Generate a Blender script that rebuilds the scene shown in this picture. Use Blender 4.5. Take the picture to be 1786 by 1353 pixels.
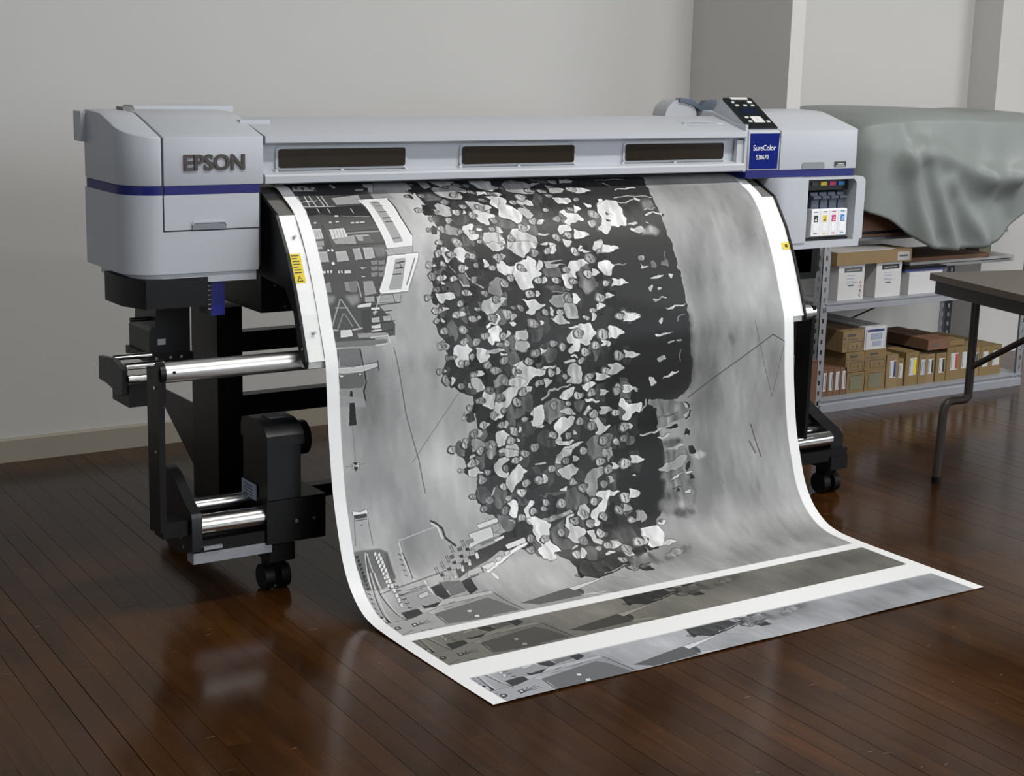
import bpy, bmesh, math, random
import numpy as np
from mathutils import Vector, Matrix
for o in list(bpy.data.objects): bpy.data.objects.remove(o)
SC = bpy.context.scene
COL = SC.collection
random.seed(7)
# ------------------------------------------------------------------ camera
YAW, PITCH, ROLL, CAM, FPX = .5913, .2098, .0261, Vector((-1.8092, -3.2553, 1.4119)), 2786.36
fw = Vector((math.sin(YAW)*math.cos(PITCH), math.cos(YAW)*math.cos(PITCH), -math.sin(PITCH)))
r0 = Vector((math.cos(YAW), -math.sin(YAW), 0)); u0 = r0.cross(fw)
rt = math.cos(ROLL)*r0+math.sin(ROLL)*u0; up = -math.sin(ROLL)*r0+math.cos(ROLL)*u0
cd = bpy.data.cameras.new('camera'); cam = bpy.data.objects.new('camera', cd); COL.objects.link(cam)
cd.sensor_fit = 'HORIZONTAL'; cd.sensor_width = 36; cd.lens = FPX/1786*36; cd.clip_start = .05
cam.matrix_world = Matrix((( rt.x, up.x, -fw.x, CAM.x), (rt.y, up.y, -fw.y, CAM.y), (rt.z, up.z, -fw.z, CAM.z), (0, 0, 0, 1)))
SC.camera = cam
# ------------------------------------------------------------------ light
SC.view_settings.view_transform = 'Standard'; SC.view_settings.look = 'None'
SC.view_settings.gamma = 1; SC.view_settings.use_curve_mapping = False
SC.view_settings.exposure = -1.0
W = bpy.data.worlds.new('world'); SC.world = W; W.use_nodes = True
W.node_tree.nodes['Background'].inputs[0].default_value = (.80, .88, 1, 1)
W.node_tree.nodes['Background'].inputs[1].default_value = .25
def area(name, loc, target, sx, sy, power, col):
    l = bpy.data.lights.new(name, 'AREA'); l.shape = 'RECTANGLE'; l.size = sx; l.size_y = sy; l.energy = power; l.color = col
    o = bpy.data.objects.new(name, l); COL.objects.link(o); o.location = loc
    o.rotation_euler = (Vector(target)-Vector(loc)).to_track_quat('-Z', 'Y').to_euler(); return o
CEIL = 3.6
# daylight through the windows of the wall on the right and of the wall behind the camera
area('window_daylight', (6.35, -2.6, 1.9), (1.5, .5, .9), 3.2, 1.7, 170, (.86, .93, 1))
area('window_daylight', (2.2, -6.35, 2.2), (1.0, 1.0, 1.0), 4.2, 1.9, 330, (.86, .93, 1))
area('window_daylight', (-4.05, -2.4, 2.0), (1.0, .6, 1.0), 2.6, 1.7, 75, (.80, .90, 1))  # added on the unseen left side to brighten faces turned that way
LAMPS = [(.6, -1.1), (2.7, -1.1), (5.6, -1.1), (.7, -4.4), (3.3, -4.4)]
LAMP_W = 112
# ------------------------------------------------------------------ helpers
ORG = {}
def finish(name, bm, mat, parent=None, smooth=True, angle=35):
    me = bpy.data.meshes.new(name)
    bmesh.ops.recalc_face_normals(bm, faces=bm.faces[:])
    bm.to_mesh(me); bm.free()
    return link(name, me, mat, parent, smooth, angle)
def link(name, me, mat, parent=None, smooth=True, angle=35):
    org = ORG.get(parent.name, Vector((0, 0, 0))) if parent else Vector((0, 0, 0))
    if org.length: me.transform(Matrix.Translation(-org))
    if mat and not me.materials: me.materials.append(mat)
    if smooth and me.polygons:
        me.polygons.foreach_set('use_smooth', [True]*len(me.polygons)); me.set_sharp_from_angle(angle=math.radians(angle))
    o = bpy.data.objects.new(name, me); COL.objects.link(o)
    if parent: o.parent = parent; ORG[o.name] = org
    return o
def thing(name, label, cat, loc, group=None):
    o = bpy.data.objects.new(name, None); COL.objects.link(o); o.location = loc; o.empty_display_size = .05
    o['label'] = label; o['category'] = cat
    if group: o['group'] = group
    ORG[o.name] = Vector(loc); return o
def tag(o, label, cat, group=None):
    o['label'] = label; o['category'] = cat
    if group: o['group'] = group
    return o
def nb(): return bmesh.new()
def bevel(bm, w, seg=2, ang=30, edges=None):
    es = edges if edges is not None else [e for e in bm.edges if len(e.link_faces) == 2 and e.calc_face_angle(0) > math.radians(ang)]
    if es and w > 0: bmesh.ops.bevel(bm, geom=es, offset=w, segments=seg, profile=.5, affect='EDGES', clamp_overlap=True)
    return bm
def box(bm, x0, x1, y0, y1, z0, z1):
    v = [bm.verts.new(p) for p in ((x0, y0, z0), (x1, y0, z0), (x1, y1, z0), (x0, y1, z0), (x0, y0, z1), (x1, y0, z1), (x1, y1, z1), (x0, y1, z1))]
    for f in ((0, 3, 2, 1), (4, 5, 6, 7), (0, 1, 5, 4), (1, 2, 6, 5), (2, 3, 7, 6), (3, 0, 4, 7)): bm.faces.new([v[i] for i in f])
    return bm
def bbox(name, mat, parent, x0, x1, y0, y1, z0, z1, bw=.003, seg=2):
    return finish(name, bevel(box(nb(), x0, x1, y0, y1, z0, z1), bw, seg), mat, parent)
def prism(bm, pts, a, b, axis='x'):
    def m(p, t):
        return {'x': (t, p[0], p[1]), 'y': (p[0], t, p[1]), 'z': (p[0], p[1], t)}[axis]
    A = [bm.verts.new(m(p, a)) for p in pts]; B = [bm.verts.new(m(p, b)) for p in pts]
    n = len(pts)
    bm.faces.new(A); bm.faces.new(B[::-1])
    for i in range(n): bm.faces.new((A[i], B[i], B[(i+1) % n], A[(i+1) % n]))
    return bm
def cyl(bm, p0, p1, r, n=20, r2=None, caps=True):
    p0 = Vector(p0); p1 = Vector(p1); d = (p1-p0).normalized()
    a = d.orthogonal().normalized(); b = d.cross(a); r2 = r if r2 is None else r2
    A = [bm.verts.new(p0+r*(math.cos(t)*a+math.sin(t)*b)) for t in [2*math.pi*i/n for i in range(n)]]
    B = [bm.verts.new(p1+r2*(math.cos(t)*a+math.sin(t)*b)) for t in [2*math.pi*i/n for i in range(n)]]
    if caps: bm.faces.new(A[::-1]); bm.faces.new(B)
    for i in range(n): bm.faces.new((A[i], A[(i+1) % n], B[(i+1) % n], B[i]))
    return bm
def sweep(bm, pts, r, n=10, ry=None):
    pts = [Vector(p) for p in pts]; rings = []; a = None
    for i, p in enumerate(pts):
        d = (pts[min(i+1, len(pts)-1)]-pts[max(i-1, 0)]).normalized()
        a = (a-d*a.dot(d)).normalized() if a is not None else d.orthogonal().normalized(); b = d.cross(a)
        rings.append([bm.verts.new(p+r*(math.cos(t)*a+math.sin(t)*b)) for t in [2*math.pi*k/n for k in range(n)]])
    for A, B in zip(rings, rings[1:]):
        for i in range(n): bm.faces.new((A[i], A[(i+1) % n], B[(i+1) % n], B[i]))
    bm.faces.new(rings[0][::-1]); bm.faces.new(rings[-1]); return bm
def quad(bm, *p): bm.faces.new([bm.verts.new(q) for q in p]); return bm
def text_mesh(body, size, extrude=.0, offset=0., xs=1., space=1.):
    c = bpy.data.curves.new('lettering', 'FONT'); c.body = body; c.size = size; c.extrude = extrude; c.offset = offset
    c.align_x = 'CENTER'; c.align_y = 'CENTER'; c.space_character = space; c.resolution_u = 4
    o = bpy.data.objects.new('lettering', c); COL.objects.link(o)
    bpy.context.view_layer.update()
    dg = bpy.context.evaluated_depsgraph_get(); me = bpy.data.meshes.new_from_object(o.evaluated_get(dg))
    bpy.data.objects.remove(o); bpy.data.curves.remove(c)
    me.transform(Matrix.Diagonal((xs, 1, 1, 1))); return me
def text_front(name, body, size, loc, mat, parent, extrude=.0004, offset=0., xs=1., rot=0., tilt=0.):
    me = text_mesh(body, size, extrude, offset, xs)
    me.transform(Matrix.Translation(loc) @ Matrix.Rotation(math.radians(90)+tilt, 4, 'X') @ Matrix.Rotation(rot, 4, 'Z'))
    return link(name, me, mat, parent, smooth=False)
# ------------------------------------------------------------------ materials
def mat(name, col, rough=.5, metal=0., spec=.5, coat=0., noise=0., nscale=30., bump=0., bscale=200., var=None):
    m = bpy.data.materials.new(name); m.use_nodes = True; nt = m.node_tree; b = nt.nodes['Principled BSDF']
    b.inputs['Base Color'].default_value = (*col, 1); b.inputs['Roughness'].default_value = rough; b.inputs['Metallic'].default_value = metal
    b.inputs['Specular IOR Level'].default_value = spec; b.inputs['Coat Weight'].default_value = coat; b.inputs['Coat Roughness'].default_value = .1
    tc = nt.nodes.new('ShaderNodeTexCoord')
    if noise:
        n = nt.nodes.new('ShaderNodeTexNoise'); n.inputs['Scale'].default_value = nscale; n.inputs['Detail'].default_value = 5
        nt.links.new(tc.outputs['Object'], n.inputs['Vector'])
        mx = nt.nodes.new('ShaderNodeMix'); mx.data_type = 'RGBA'
        mx.inputs['A'].default_value = (*[c*(1-noise) for c in col], 1); mx.inputs['B'].default_value = (*[min(1, c*(1+noise)) for c in col], 1)
        nt.links.new(n.outputs['Fac'], mx.inputs['Factor']); nt.links.new(mx.outputs['Result'], b.inputs['Base Color'])
    if bump:
        n2 = nt.nodes.new('ShaderNodeTexNoise'); n2.inputs['Scale'].default_value = bscale; n2.inputs['Detail'].default_value = 4
        nt.links.new(tc.outputs['Object'], n2.inputs['Vector'])
        bp = nt.nodes.new('ShaderNodeBump'); bp.inputs['Strength'].default_value = bump; bp.inputs['Distance'].default_value = .002
        nt.links.new(n2.outputs['Fac'], bp.inputs['Height']); nt.links.new(bp.outputs['Normal'], b.inputs['Normal'])
    return m
M = {}
M['plastic'] = mat('pale_plastic', (.45, .468, .505), .42)
M['blue'] = mat('blue_stripe', (.008, .011, .125), .4, spec=.3)
M['blue_panel'] = mat('blue_badge', (.002, .011, .15), .6, spec=.1)
M['tank'] = mat('blue_tank', (.006, .012, .22), .3)
M['seam'] = mat('seam_dark', (.03, .032, .04), .6)
M['smoke'] = mat('smoked_acrylic', (.016, .011, .006), .08, coat=.4)
M['black'] = mat('black_metal', (.0032, .0032, .0036), .40, spec=.3, noise=.15, nscale=40)
M['dark'] = mat('charcoal_plastic', (.0065, .007, .008), .36, spec=.35, noise=.1, nscale=60)
M['grey_dark'] = mat('grey_sheet', (.16, .155, .145), .4)
M['lever_base'] = mat('lever_base_grey', (.36, .37, .39), .5)
M['charcoal_lever'] = mat('slate_lever', (.075, .095, .125), .45)
M['white_metal'] = mat('white_sheet', (.86, .86, .85), .35)
M['white_metal_shaded'] = mat('white_sheet_shaded', (.80, .80, .78), .35)  # greyer copy of the white sheet, weaker light on the lower guide put into colour
M['chrome'] = mat('brushed_steel', (.72, .71, .69), .24, 1.)
M['tube'] = mat('satin_aluminium', (.66, .65, .64), .33, 1.)
M['steel'] = mat('galvanised_steel', (.36, .37, .40), .42, .55, noise=.12, nscale=25)
M['shelf'] = mat('shelf_enamel', (.33, .34, .37), .45, .2, noise=.08, nscale=20)
M['white'] = mat('white_print', (.85, .85, .85), .5)
M['ink'] = mat('dark_print', (.02, .02, .022), .5)
M['badge'] = mat('badge_dark', (.05, .04, .035), .3, .3)
M['yellow'] = mat('yellow_print', (.72, .55, .01), .5)
M['magenta'] = mat('magenta_print', (.55, .012, .14), .5)
M['cyan'] = mat('cyan_print', (.02, .20, .50), .5)
M['navy'] = mat('navy_print', (.03, .045, .16), .5)
M['red'] = mat('red_print', (.42, .06, .06), .5)
M['screen'] = mat('display_glass', (.006, .012, .035), .1)
M['panel'] = mat('panel_gloss', (.006, .009, .009), .25)
M['button'] = mat('button_grey', (.62, .62, .60), .5)
M['cartridge'] = mat('cartridge_plastic', (.78, .78, .80), .35)
M['holder'] = mat('holder_plastic', (.055, .07, .10), .4)
M['card'] = mat('brown_cardboard', (.205, .135, .053), .8, noise=.12, nscale=14, bump=.05, bscale=120)
M['card_b'] = mat('tan_cardboard', (.235, .158, .075), .8, noise=.12, nscale=14, bump=.05, bscale=120)
M['card_red'] = mat('reddish_cardboard', (.165, .083, .046), .8, noise=.12, nscale=14)
M['carton'] = mat('white_carton', (.56, .55, .545), .7, noise=.04, nscale=12)
M['board'] = mat('grey_board', (.40, .385, .37), .8, noise=.08, nscale=10)
M['greenish'] = mat('olive_board', (.17, .16, .10), .8, noise=.08, nscale=10)
M['label'] = mat('label_print', (.52, .52, .52), .6, noise=.35, nscale=420)
SC.cycles.max_bounces = 5; SC.cycles.diffuse_bounces = 3; SC.cycles.glossy_bounces = 3; SC.cycles.transmission_bounces = 1; SC.cycles.adaptive_threshold = .03
M['label_dark'] = mat('label_print_dark', (.09, .09, .10), .6, noise=.5, nscale=420)
M['label_blue'] = mat('label_print_blue', (.30, .34, .45), .6, noise=.35, nscale=300)
M['tabletop'] = mat('brown_laminate', (.085, .066, .052), .42, noise=.12, nscale=30)
M['tableleg'] = mat('brown_enamel', (.045, .036, .031), .4)
M['tyre'] = mat('caster_rubber', (.003, .003, .003), .5, spec=.3)
M['led'] = mat('screw_glint', (.7, .8, .75), .2, 1.)
def wall_mat(name, col):
    return mat(name, col, .75, noise=.03, nscale=2.2, spec=.25)
M['wall'] = wall_mat('wall_paint', (.60, .585, .565))
M['ceil'] = wall_mat('ceiling_paint', (.20, .195, .19))
M['wall_fill'] = wall_mat('wall_paint_fill', (.62, .60, .57))  # tone of the unseen left and front walls, raised to bounce more fill light
M['base'] = mat('baseboard_paint', (.36, .325, .265), .5, noise=.05, nscale=5)
def floor_mat():
    m = bpy.data.materials.new('varnished_wood'); m.use_nodes = True; nt = m.node_tree; b = nt.nodes['Principled BSDF']; N = nt.nodes.new; K = nt.links.new
    oi = N('ShaderNodeObjectInfo'); tc = N('ShaderNodeTexCoord'); ge = N('ShaderNodeNewGeometry')
    mp = N('ShaderNodeMapping'); mp.inputs['Rotation'].default_value = (0, 0, .0504); mp.inputs['Scale'].default_value = (38, 2.2, 1)
    K(ge.outputs['Position'], mp.inputs['Vector'])
    ad = N('ShaderNodeVectorMath'); ad.operation = 'ADD'; K(mp.outputs['Vector'], ad.inputs[0])
    mul = N('ShaderNodeMath'); mul.operation = 'MULTIPLY'; mul.inputs[1].default_value = 57; K(oi.outputs['Random'], mul.inputs[0]); K(mul.outputs[0], ad.inputs[1])
    gr = N('ShaderNodeTexNoise'); gr.inputs['Scale'].default_value = 1; gr.inputs['Detail'].default_value = 6; gr.inputs['Roughness'].default_value = .65; K(ad.outputs[0], gr.inputs['Vector'])
    big = N('ShaderNodeTexNoise'); big.inputs['Scale'].default_value = 2.6; big.inputs['Detail'].default_value = 3; K(ge.outputs['Position'], big.inputs['Vector'])
    r1 = N('ShaderNodeValToRGB'); e = r1.color_ramp.elements
    e[0].position = .28; e[0].color = (.028, .0108, .0029, 1); e[1].position = .74; e[1].color = (.060, .0233, .0056, 1)
    x = e.new(.5); x.color = (.043, .0164, .0040, 1); K(gr.outputs['Fac'], r1.inputs[0])
    r2 = N('ShaderNodeValToRGB'); e2 = r2.color_ramp.elements
    e2[0].color = (.80, .76, .72, 1); e2[1].color = (1.3, 1.28, 1.22, 1); K(oi.outputs['Random'], r2.inputs[0])
    m1 = N('ShaderNodeMix'); m1.data_type = 'RGBA'; m1.blend_type = 'MULTIPLY'; m1.inputs['Factor'].default_value = .85
    K(r1.outputs[0], m1.inputs['A']); K(r2.outputs[0], m1.inputs['B'])
    r3 = N('ShaderNodeValToRGB'); e3 = r3.color_ramp.elements; e3[0].position = .3; e3[0].color = (.5, .5, .55, 1); e3[1].position = .7; e3[1].color = (1.35, 1.28, 1.1, 1)
    K(big.outputs['Fac'], r3.inputs[0])
    m2 = N('ShaderNodeMix'); m2.data_type = 'RGBA'; m2.blend_type = 'MULTIPLY'; m2.inputs['Factor'].default_value = .8
    K(m1.outputs['Result'], m2.inputs['A']); K(r3.outputs[0], m2.inputs['B'])
    # pale scratches
    sm = N('ShaderNodeMapping'); sm.inputs['Rotation'].default_value = (0, 0, .9); sm.inputs['Scale'].default_value = (14, 95, 1); K(ge.outputs['Position'], sm.inputs['Vector'])
    sc = N('ShaderNodeTexNoise'); sc.inputs['Scale'].default_value = 1; sc.inputs['Detail'].default_value = 2; K(sm.outputs[0], sc.inputs['Vector'])
    sr = N('ShaderNodeValToRGB'); sr.color_ramp.elements[0].position = .735; sr.color_ramp.elements[1].position = .765; K(sc.outputs['Fac'], sr.inputs[0])
    m3 = N('ShaderNodeMix'); m3.data_type = 'RGBA'; m3.inputs['B'].default_value = (.16, .13, .10, 1); K(sr.outputs[0], m3.inputs['Factor']); K(m2.outputs['Result'], m3.inputs['A'])
    K(m3.outputs['Result'], b.inputs['Base Color'])
    rr = N('ShaderNodeMapRange'); rr.inputs['To Min'].default_value = .10; rr.inputs['To Max'].default_value = .24; K(big.outputs['Fac'], rr.inputs['Value']); K(rr.outputs[0], b.inputs['Roughness'])
    b.inputs['Specular IOR Level'].default_value = .17
    wv = N('ShaderNodeTexNoise'); wv.inputs['Scale'].default_value = 9; wv.inputs['Detail'].default_value = 3; K(ge.outputs['Position'], wv.inputs['Vector'])
    bp = N('ShaderNodeBump'); bp.inputs['Strength'].default_value = .06; bp.inputs['Distance'].default_value = .006; K(wv.outputs['Fac'], bp.inputs['Height'])
    bp2 = N('ShaderNodeBump'); bp2.inputs['Strength'].default_value = .12; bp2.inputs['Distance'].default_value = .001; K(gr.outputs['Fac'], bp2.inputs['Height']); K(bp.outputs[0], bp2.inputs['Normal'])
    K(bp2.outputs['Normal'], b.inputs['Normal'])
    return m
M['floor'] = floor_mat()
M['gap'] = mat('floor_gap', (.004, .003, .002), .9)
def sheet_mat():
    m = bpy.data.materials.new('cover_vinyl'); m.use_nodes = True; nt = m.node_tree; b = nt.nodes['Principled BSDF']
    b.inputs['Base Color'].default_value = (.235, .258, .245, 1); b.inputs['Roughness'].default_value = .42
    tc = nt.nodes.new('ShaderNodeTexCoord'); n = nt.nodes.new('ShaderNodeTexNoise'); n.inputs['Scale'].default_value = 4; n.inputs['Detail'].default_value = 3
    n.inputs['Distortion'].default_value = .6
    nt.links.new(tc.outputs['Object'], n.inputs['Vector'])
    bp = nt.nodes.new('ShaderNodeBump'); bp.inputs['Strength'].default_value = .35; bp.inputs['Distance'].default_value = .02
    nt.links.new(n.outputs['Fac'], bp.inputs['Height']); nt.links.new(bp.outputs['Normal'], b.inputs['Normal']); return m
M['sheet'] = sheet_mat()
# ------------------------------------------------------------------ the room
def struct(name, bm, m, parent=None):
    o = finish(name, bm, m, parent, smooth=False)
    if not parent: o['kind'] = 'structure'
    return o
X0, X1, Y0, Y1 = -4.2, 6.5, -6.5, 2.03
struct('wall_back', box(nb(), X0, X1, Y1, Y1+.1, 0, CEIL), M['wall'])
struct('wall_left', box(nb(), X0-.1, X0, Y0, Y1, 0, CEIL), M['wall_fill'])
struct('wall_right', box(nb(), X1, X1+.1, Y0, Y1, 0, CEIL), M['wall'])
struct('wall_front', box(nb(), X0, X1, Y0-.1, Y0, 0, CEIL), M['wall_fill'])
struct('wall_partition', bevel(box(nb(), 2.6, 2.672, 1.436, Y1, 0, CEIL), .003), M['wall'])
struct('wall_pilaster', bevel(box(nb(), 4.33, 4.95, 1.86, Y1, 0, CEIL), .004), M['wall'])
struct('ceiling', box(nb(), X0, X1, Y0, Y1, CEIL, CEIL+.1), M['ceil'])
def skirting(name, x0, x1, y):
    struct(name, prism(nb(), [(y, 0), (y, .081), (y-.010, .081), (y-.016, .075), (y-.016, 0)], x0, x1), M['base'])
skirting('baseboard_left', X0, 2.6, Y1)
skirting('baseboard_right', 2.672, 4.33, Y1)
M['daylight'] = bpy.data.materials.new('window_sky'); M['daylight'].use_nodes = True
_b = M['daylight'].node_tree.nodes['Principled BSDF']; _b.inputs['Base Color'].default_value = (.5, .55, .6, 1)
_b.inputs['Emission Color'].default_value = (.86, .93, 1, 1); _b.inputs['Emission Strength'].default_value = 1.2
def window(n, cx, cy, w, axis):
    bm = nb(); fr = nb(); z0, z1, t = 1.1, 3.2, .06
    if axis == 'x':
        box(bm, cx-.012, cx, cy-w/2, cy+w/2, z0, z1)
        for a in (-w/2, -w/6, w/6, w/2): box(fr, cx-.05, cx, cy+a-t/2, cy+a+t/2, z0, z1)
        for z in (z0, z1): box(fr, cx-.05, cx, cy-w/2, cy+w/2, z-t/2, z+t/2)
    else:
        box(bm, cx-w/2, cx+w/2, cy, cy+.012, z0, z1)
        for a in (-w/2, -w/6, w/6, w/2): box(fr, cx+a-t/2, cx+a+t/2, cy, cy+.05, z0, z1)
        for z in (z0, z1): box(fr, cx-w/2, cx+w/2, cy, cy+.05, z-t/2, z+t/2)
    o = struct('window_%d' % n, fr, M['white_metal']); finish('pane', bm, M['daylight'], o, smooth=False)
window(1, X1, -2.6, 3.2, 'x'); window(3, X0+.05, -2.4, 2.6, 'x'); window(2, 2.2, Y0, 4.2, 'y')  # the left wall's window is added, unseen, to go with its extra light
# ceiling luminaires
M['tube_light'] = bpy.data.materials.new('lamp_diffuser'); M['tube_light'].use_nodes = True
_b = M['tube_light'].node_tree.nodes['Principled BSDF']; _b.inputs['Emission Color'].default_value = (1, .93, .82, 1); _b.inputs['Emission Strength'].default_value = 3
for i, (lx, ly) in enumerate(LAMPS):
    t = thing('ceiling_light', 'long fluorescent ceiling light, number %d of the ceiling rows' % (i+1), 'ceiling light', (lx, ly, CEIL), 'ceiling lights')
    t['label'] = ['ceiling light in front of the left half of the printer', 'ceiling light in front of the folding table', 'ceiling light nearest the side window', 'ceiling light in the rear row behind the camera', 'ceiling light in the rear row towards the side window'][i]
    bbox('lamp_housing', M['white_metal'], t, lx-.75, lx+.75, ly-.11, ly+.11, CEIL-.06, CEIL, .004)
    bbox('diffuser', M['tube_light'], t, lx-.72, lx+.72, ly-.09, ly+.09, CEIL-.075, CEIL-.058, .004)
    area('lamp_light', (lx, ly, CEIL-.08), (lx, ly, 0), 1.4, .2, LAMP_W if ly > -2 else LAMP_W*.35, (1, .98, .94))
# floor of narrow varnished strips, each strip its own piece
fl = struct('floor', box(nb(), X0, X1, Y0, Y1, -.05, -.011), M['gap'])
PA = .0504; dirv = Vector((math.sin(PA), math.cos(PA), 0)); nrm = Vector((math.cos(PA), -math.sin(PA), 0)); PW = .057
def pxy(p):
    d = Vector(p)-CAM; z = d.dot(fw)
    if z < .1: return None
    return 893+FPX*d.dot(rt)/z, 676.5-FPX*d.dot(up)/z
def plank_geo(bm, c, a, b, h):
    w = PW/2-(.00012 if rp.random() < .62 else rp.uniform(.0003, .0011))
    P = [nrm*(c+s*w)+dirv*t for s, t in ((-1, a), (1, a), (1, b), (-1, b))]
    lo = [bm.verts.new((p.x, p.y, -.012)) for p in P]
    md = [bm.verts.new((p.x, p.y, h-.00012)) for p in P]
    ins = [nrm*(c+s*(w-.00012))+dirv*t for s, t in ((-1, a+.0001), (1, a+.0001), (1, b-.0001), (-1, b-.0001))]
    hi = [bm.verts.new((p.x, p.y, h)) for p in ins]
    for i in range(4):
        j = (i+1) % 4
        bm.faces.new((lo[i], lo[j], md[j], md[i])); bm.faces.new((md[i], md[j], hi[j], hi[i]))
    bm.faces.new(hi)
rp = random.Random(11); cand = []; rest = []
k0 = int((X0-.6)/PW)-2; k1 = int((X1+.6)/PW)+2
for k in range(k0, k1):
    c = -.049-PW/2+PW*k; t = Y0-rp.uniform(0, 1.6)
    while t < Y1:
        L_ = rp.uniform(1.1, 2.7); a, b = t, min(t+L_, Y1+.3); t += L_
        mid = nrm*c+dirv*((a+b)/2)
        if mid.x < X0-.5 or mid.x > X1+.5: continue
        seen = 0
        for q in range(13):
            s = pxy(nrm*c+dirv*(a+(b-a)*q/12))
            if s and -20 < s[0] < 1806 and 600 < s[1] < 1380: seen += 1
        h = -.0004*rp.random()
        (cand if seen else rest).append((seen, c, a+.0004, b-.0004, h))
cand.sort(key=lambda q: (q[2] > .9, -q[0]))
for q in cand[:298]:
    bm = nb(); plank_geo(bm, *q[1:]); o = finish('plank', bm, M['floor'], fl, smooth=False)
bm = nb()
for q in rest+cand[298:]: plank_geo(bm, *q[1:])
o = finish('plank_field', bm, M['floor'], fl, smooth=False); o['kind'] = 'stuff'
print('planks', len(cand), len(rest))
# ------------------------------------------------------------------ the printer
PR = thing('large_format_printer', 'wide pale grey inkjet printer on a black stand with the long print hanging from it', 'printer', (.8, .7, 0))
def top_z(y):
    if y < .675: return 1.176+(y-.5)*.2914
    return 1.227+.004*math.sin(min(1, (y-.675)/.12)*1.57)
def outline(xl, xr, rad, back=.80, inset=0., front=.5):
    f = front+inset; pts = [(xr, f)]
    if rad > 0:
        cx, cy = xl+inset+rad, f+rad
        for i in range(13):
            a = math.pi*1.5-math.pi/2*i/12; pts.append((cx+rad*math.cos(a), cy+rad*math.sin(a)))
    else: pts.append((xl+inset, f))
    pts += [(xl+inset, back), (xr, back)]
    return pts
def shell(bm, pts, z0, ztop=None, z1=None, n=10):
    """wall from z0 up to z1, or to the sloping top"""
    ys = sorted({round(p[1], 5) for p in pts}); y0, y1 = ys[0], ys[-1]
    if ztop:
        full = []
        m = len(pts)
        for i in range(m):
            a, b = pts[i], pts[(i+1) % m]; full.append(a)
            if abs(b[1]-a[1]) > .03:
                cuts = [y0+(y1-y0)*k/n for k in range(1, n)]
                cuts = [c for c in cuts if min(a[1], b[1])+.004 < c < max(a[1], b[1])-.004]
                if b[1] < a[1]: cuts.reverse()
                for c in cuts: full.append((a[0]+(b[0]-a[0])*(c-a[1])/(b[1]-a[1]), c))
        pts = full
    lo = [bm.verts.new((p[0], p[1], z0)) for p in pts]
    hi = [bm.verts.new((p[0], p[1], ztop(p[1]) if ztop else z1)) for p in pts]
    m = len(pts)
    for i in range(m): bm.faces.new((lo[i], lo[(i+1) % m], hi[(i+1) % m], hi[i]))
    bm.faces.new(lo[::-1]); f = bm.faces.new(hi)
    if ztop: bmesh.ops.triangulate(bm, faces=[f])
    return bm
def rim(bm, w=.006, seg=2):
    es = [e for e in bm.edges if len(e.link_faces) == 2 and e.calc_face_angle(0) > .5]
    return bevel(bm, w, seg, edges=es)
# left housing
XL = -.43; SE = -.336
core = nb(); shell(core, outline(XL+.006, -.075, .08, .79, .004), .845, lambda y: top_z(y)-.006); finish('inner_core', core, M['seam'], PR)
bm = nb(); shell(bm, outline(XL, SE-.002, .085), 1.056, top_z); finish('end_cover', rim(bm, .005), M['plastic'], PR)
bm = nb(); shell(bm, outline(SE+.002, -.066, 0), 1.056, top_z); o = finish('maintenance_cover_upper', rim(bm, .003), M['plastic'], PR)
# raised lettering on the cover
nm = text_front('name_badge', 'EPSON', .0535, (-.2005, .4975, 1.111), M['badge'], PR, extrude=.0022, offset=.0016, xs=1.02); nm['label'] = 'raised dark metal letters reading EPSON'
bm = nb(); shell(bm, outline(SE+.002, -.08, 0), .947, z1=1.034); lo = finish('maintenance_cover_lower', rim(bm, .003), M['plastic'], PR)
# finger recess of the lower cover: flat plate, its shade put into darker grey
bm = nb(); prism(bm, [(-.262, .9465), (-.262, .960), (-.257, .965), (-.176, .965), (-.171, .960), (-.171, .9465)], .4972, .503, 'y'); finish('finger_recess', bevel(bm, .001, 1), mat('recess_shade_grey', (.20, .21, .235), .5), lo)
bm = nb(); prism(bm, [(-.264, .958), (-.259, .9665), (-.174, .9665), (-.169, .958), (-.172, .958), (-.176, .9635), (-.257, .9635), (-.261, .958)], .4955, .503, 'y'); finish('recess_rim', bm, M['plastic'], lo)
bm = nb(); shell(bm, outline(XL, -.082, .085), .838, z1=.943); shell(bm, outline(XL, SE-.002, .085), .943, z1=1.034)
finish('lower_housing', bm, M['plastic'], PR)
bm = nb(); shell(bm, outline(XL+.03, -.086, .07, .78, 0, .506), .812, z1=.838); finish('lower_flange', rim(bm, .002), M['plastic'], PR)
bm = nb(); shell(bm, outline(XL, SE-.002, .085, .79, .0015), 1.034, z1=1.056); finish('blue_stripe', bm, M['blue'], PR)
bm = nb(); shell(bm, outline(SE+.002, -.077, 0, .79, .0015), 1.034, z1=1.056); finish('blue_stripe', bm, M['blue'], PR)
bbox('rear_flange', M['plastic'], PR, -.445, -.43, .775, .83, 1.150, 1.226, .002)
bbox('top_rear_strip', M['plastic'], PR, -.30, -.02, .79, .86, 1.20, 1.240, .004)
bbox('top_vent', M['grey_dark'], PR, -.345, -.315, .74, .79, 1.222, 1.238, .003)
bbox('hinge_plate', M['plastic'], PR, -.085, .0, .60, .64, 1.20, 1.2115, .001)
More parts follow.
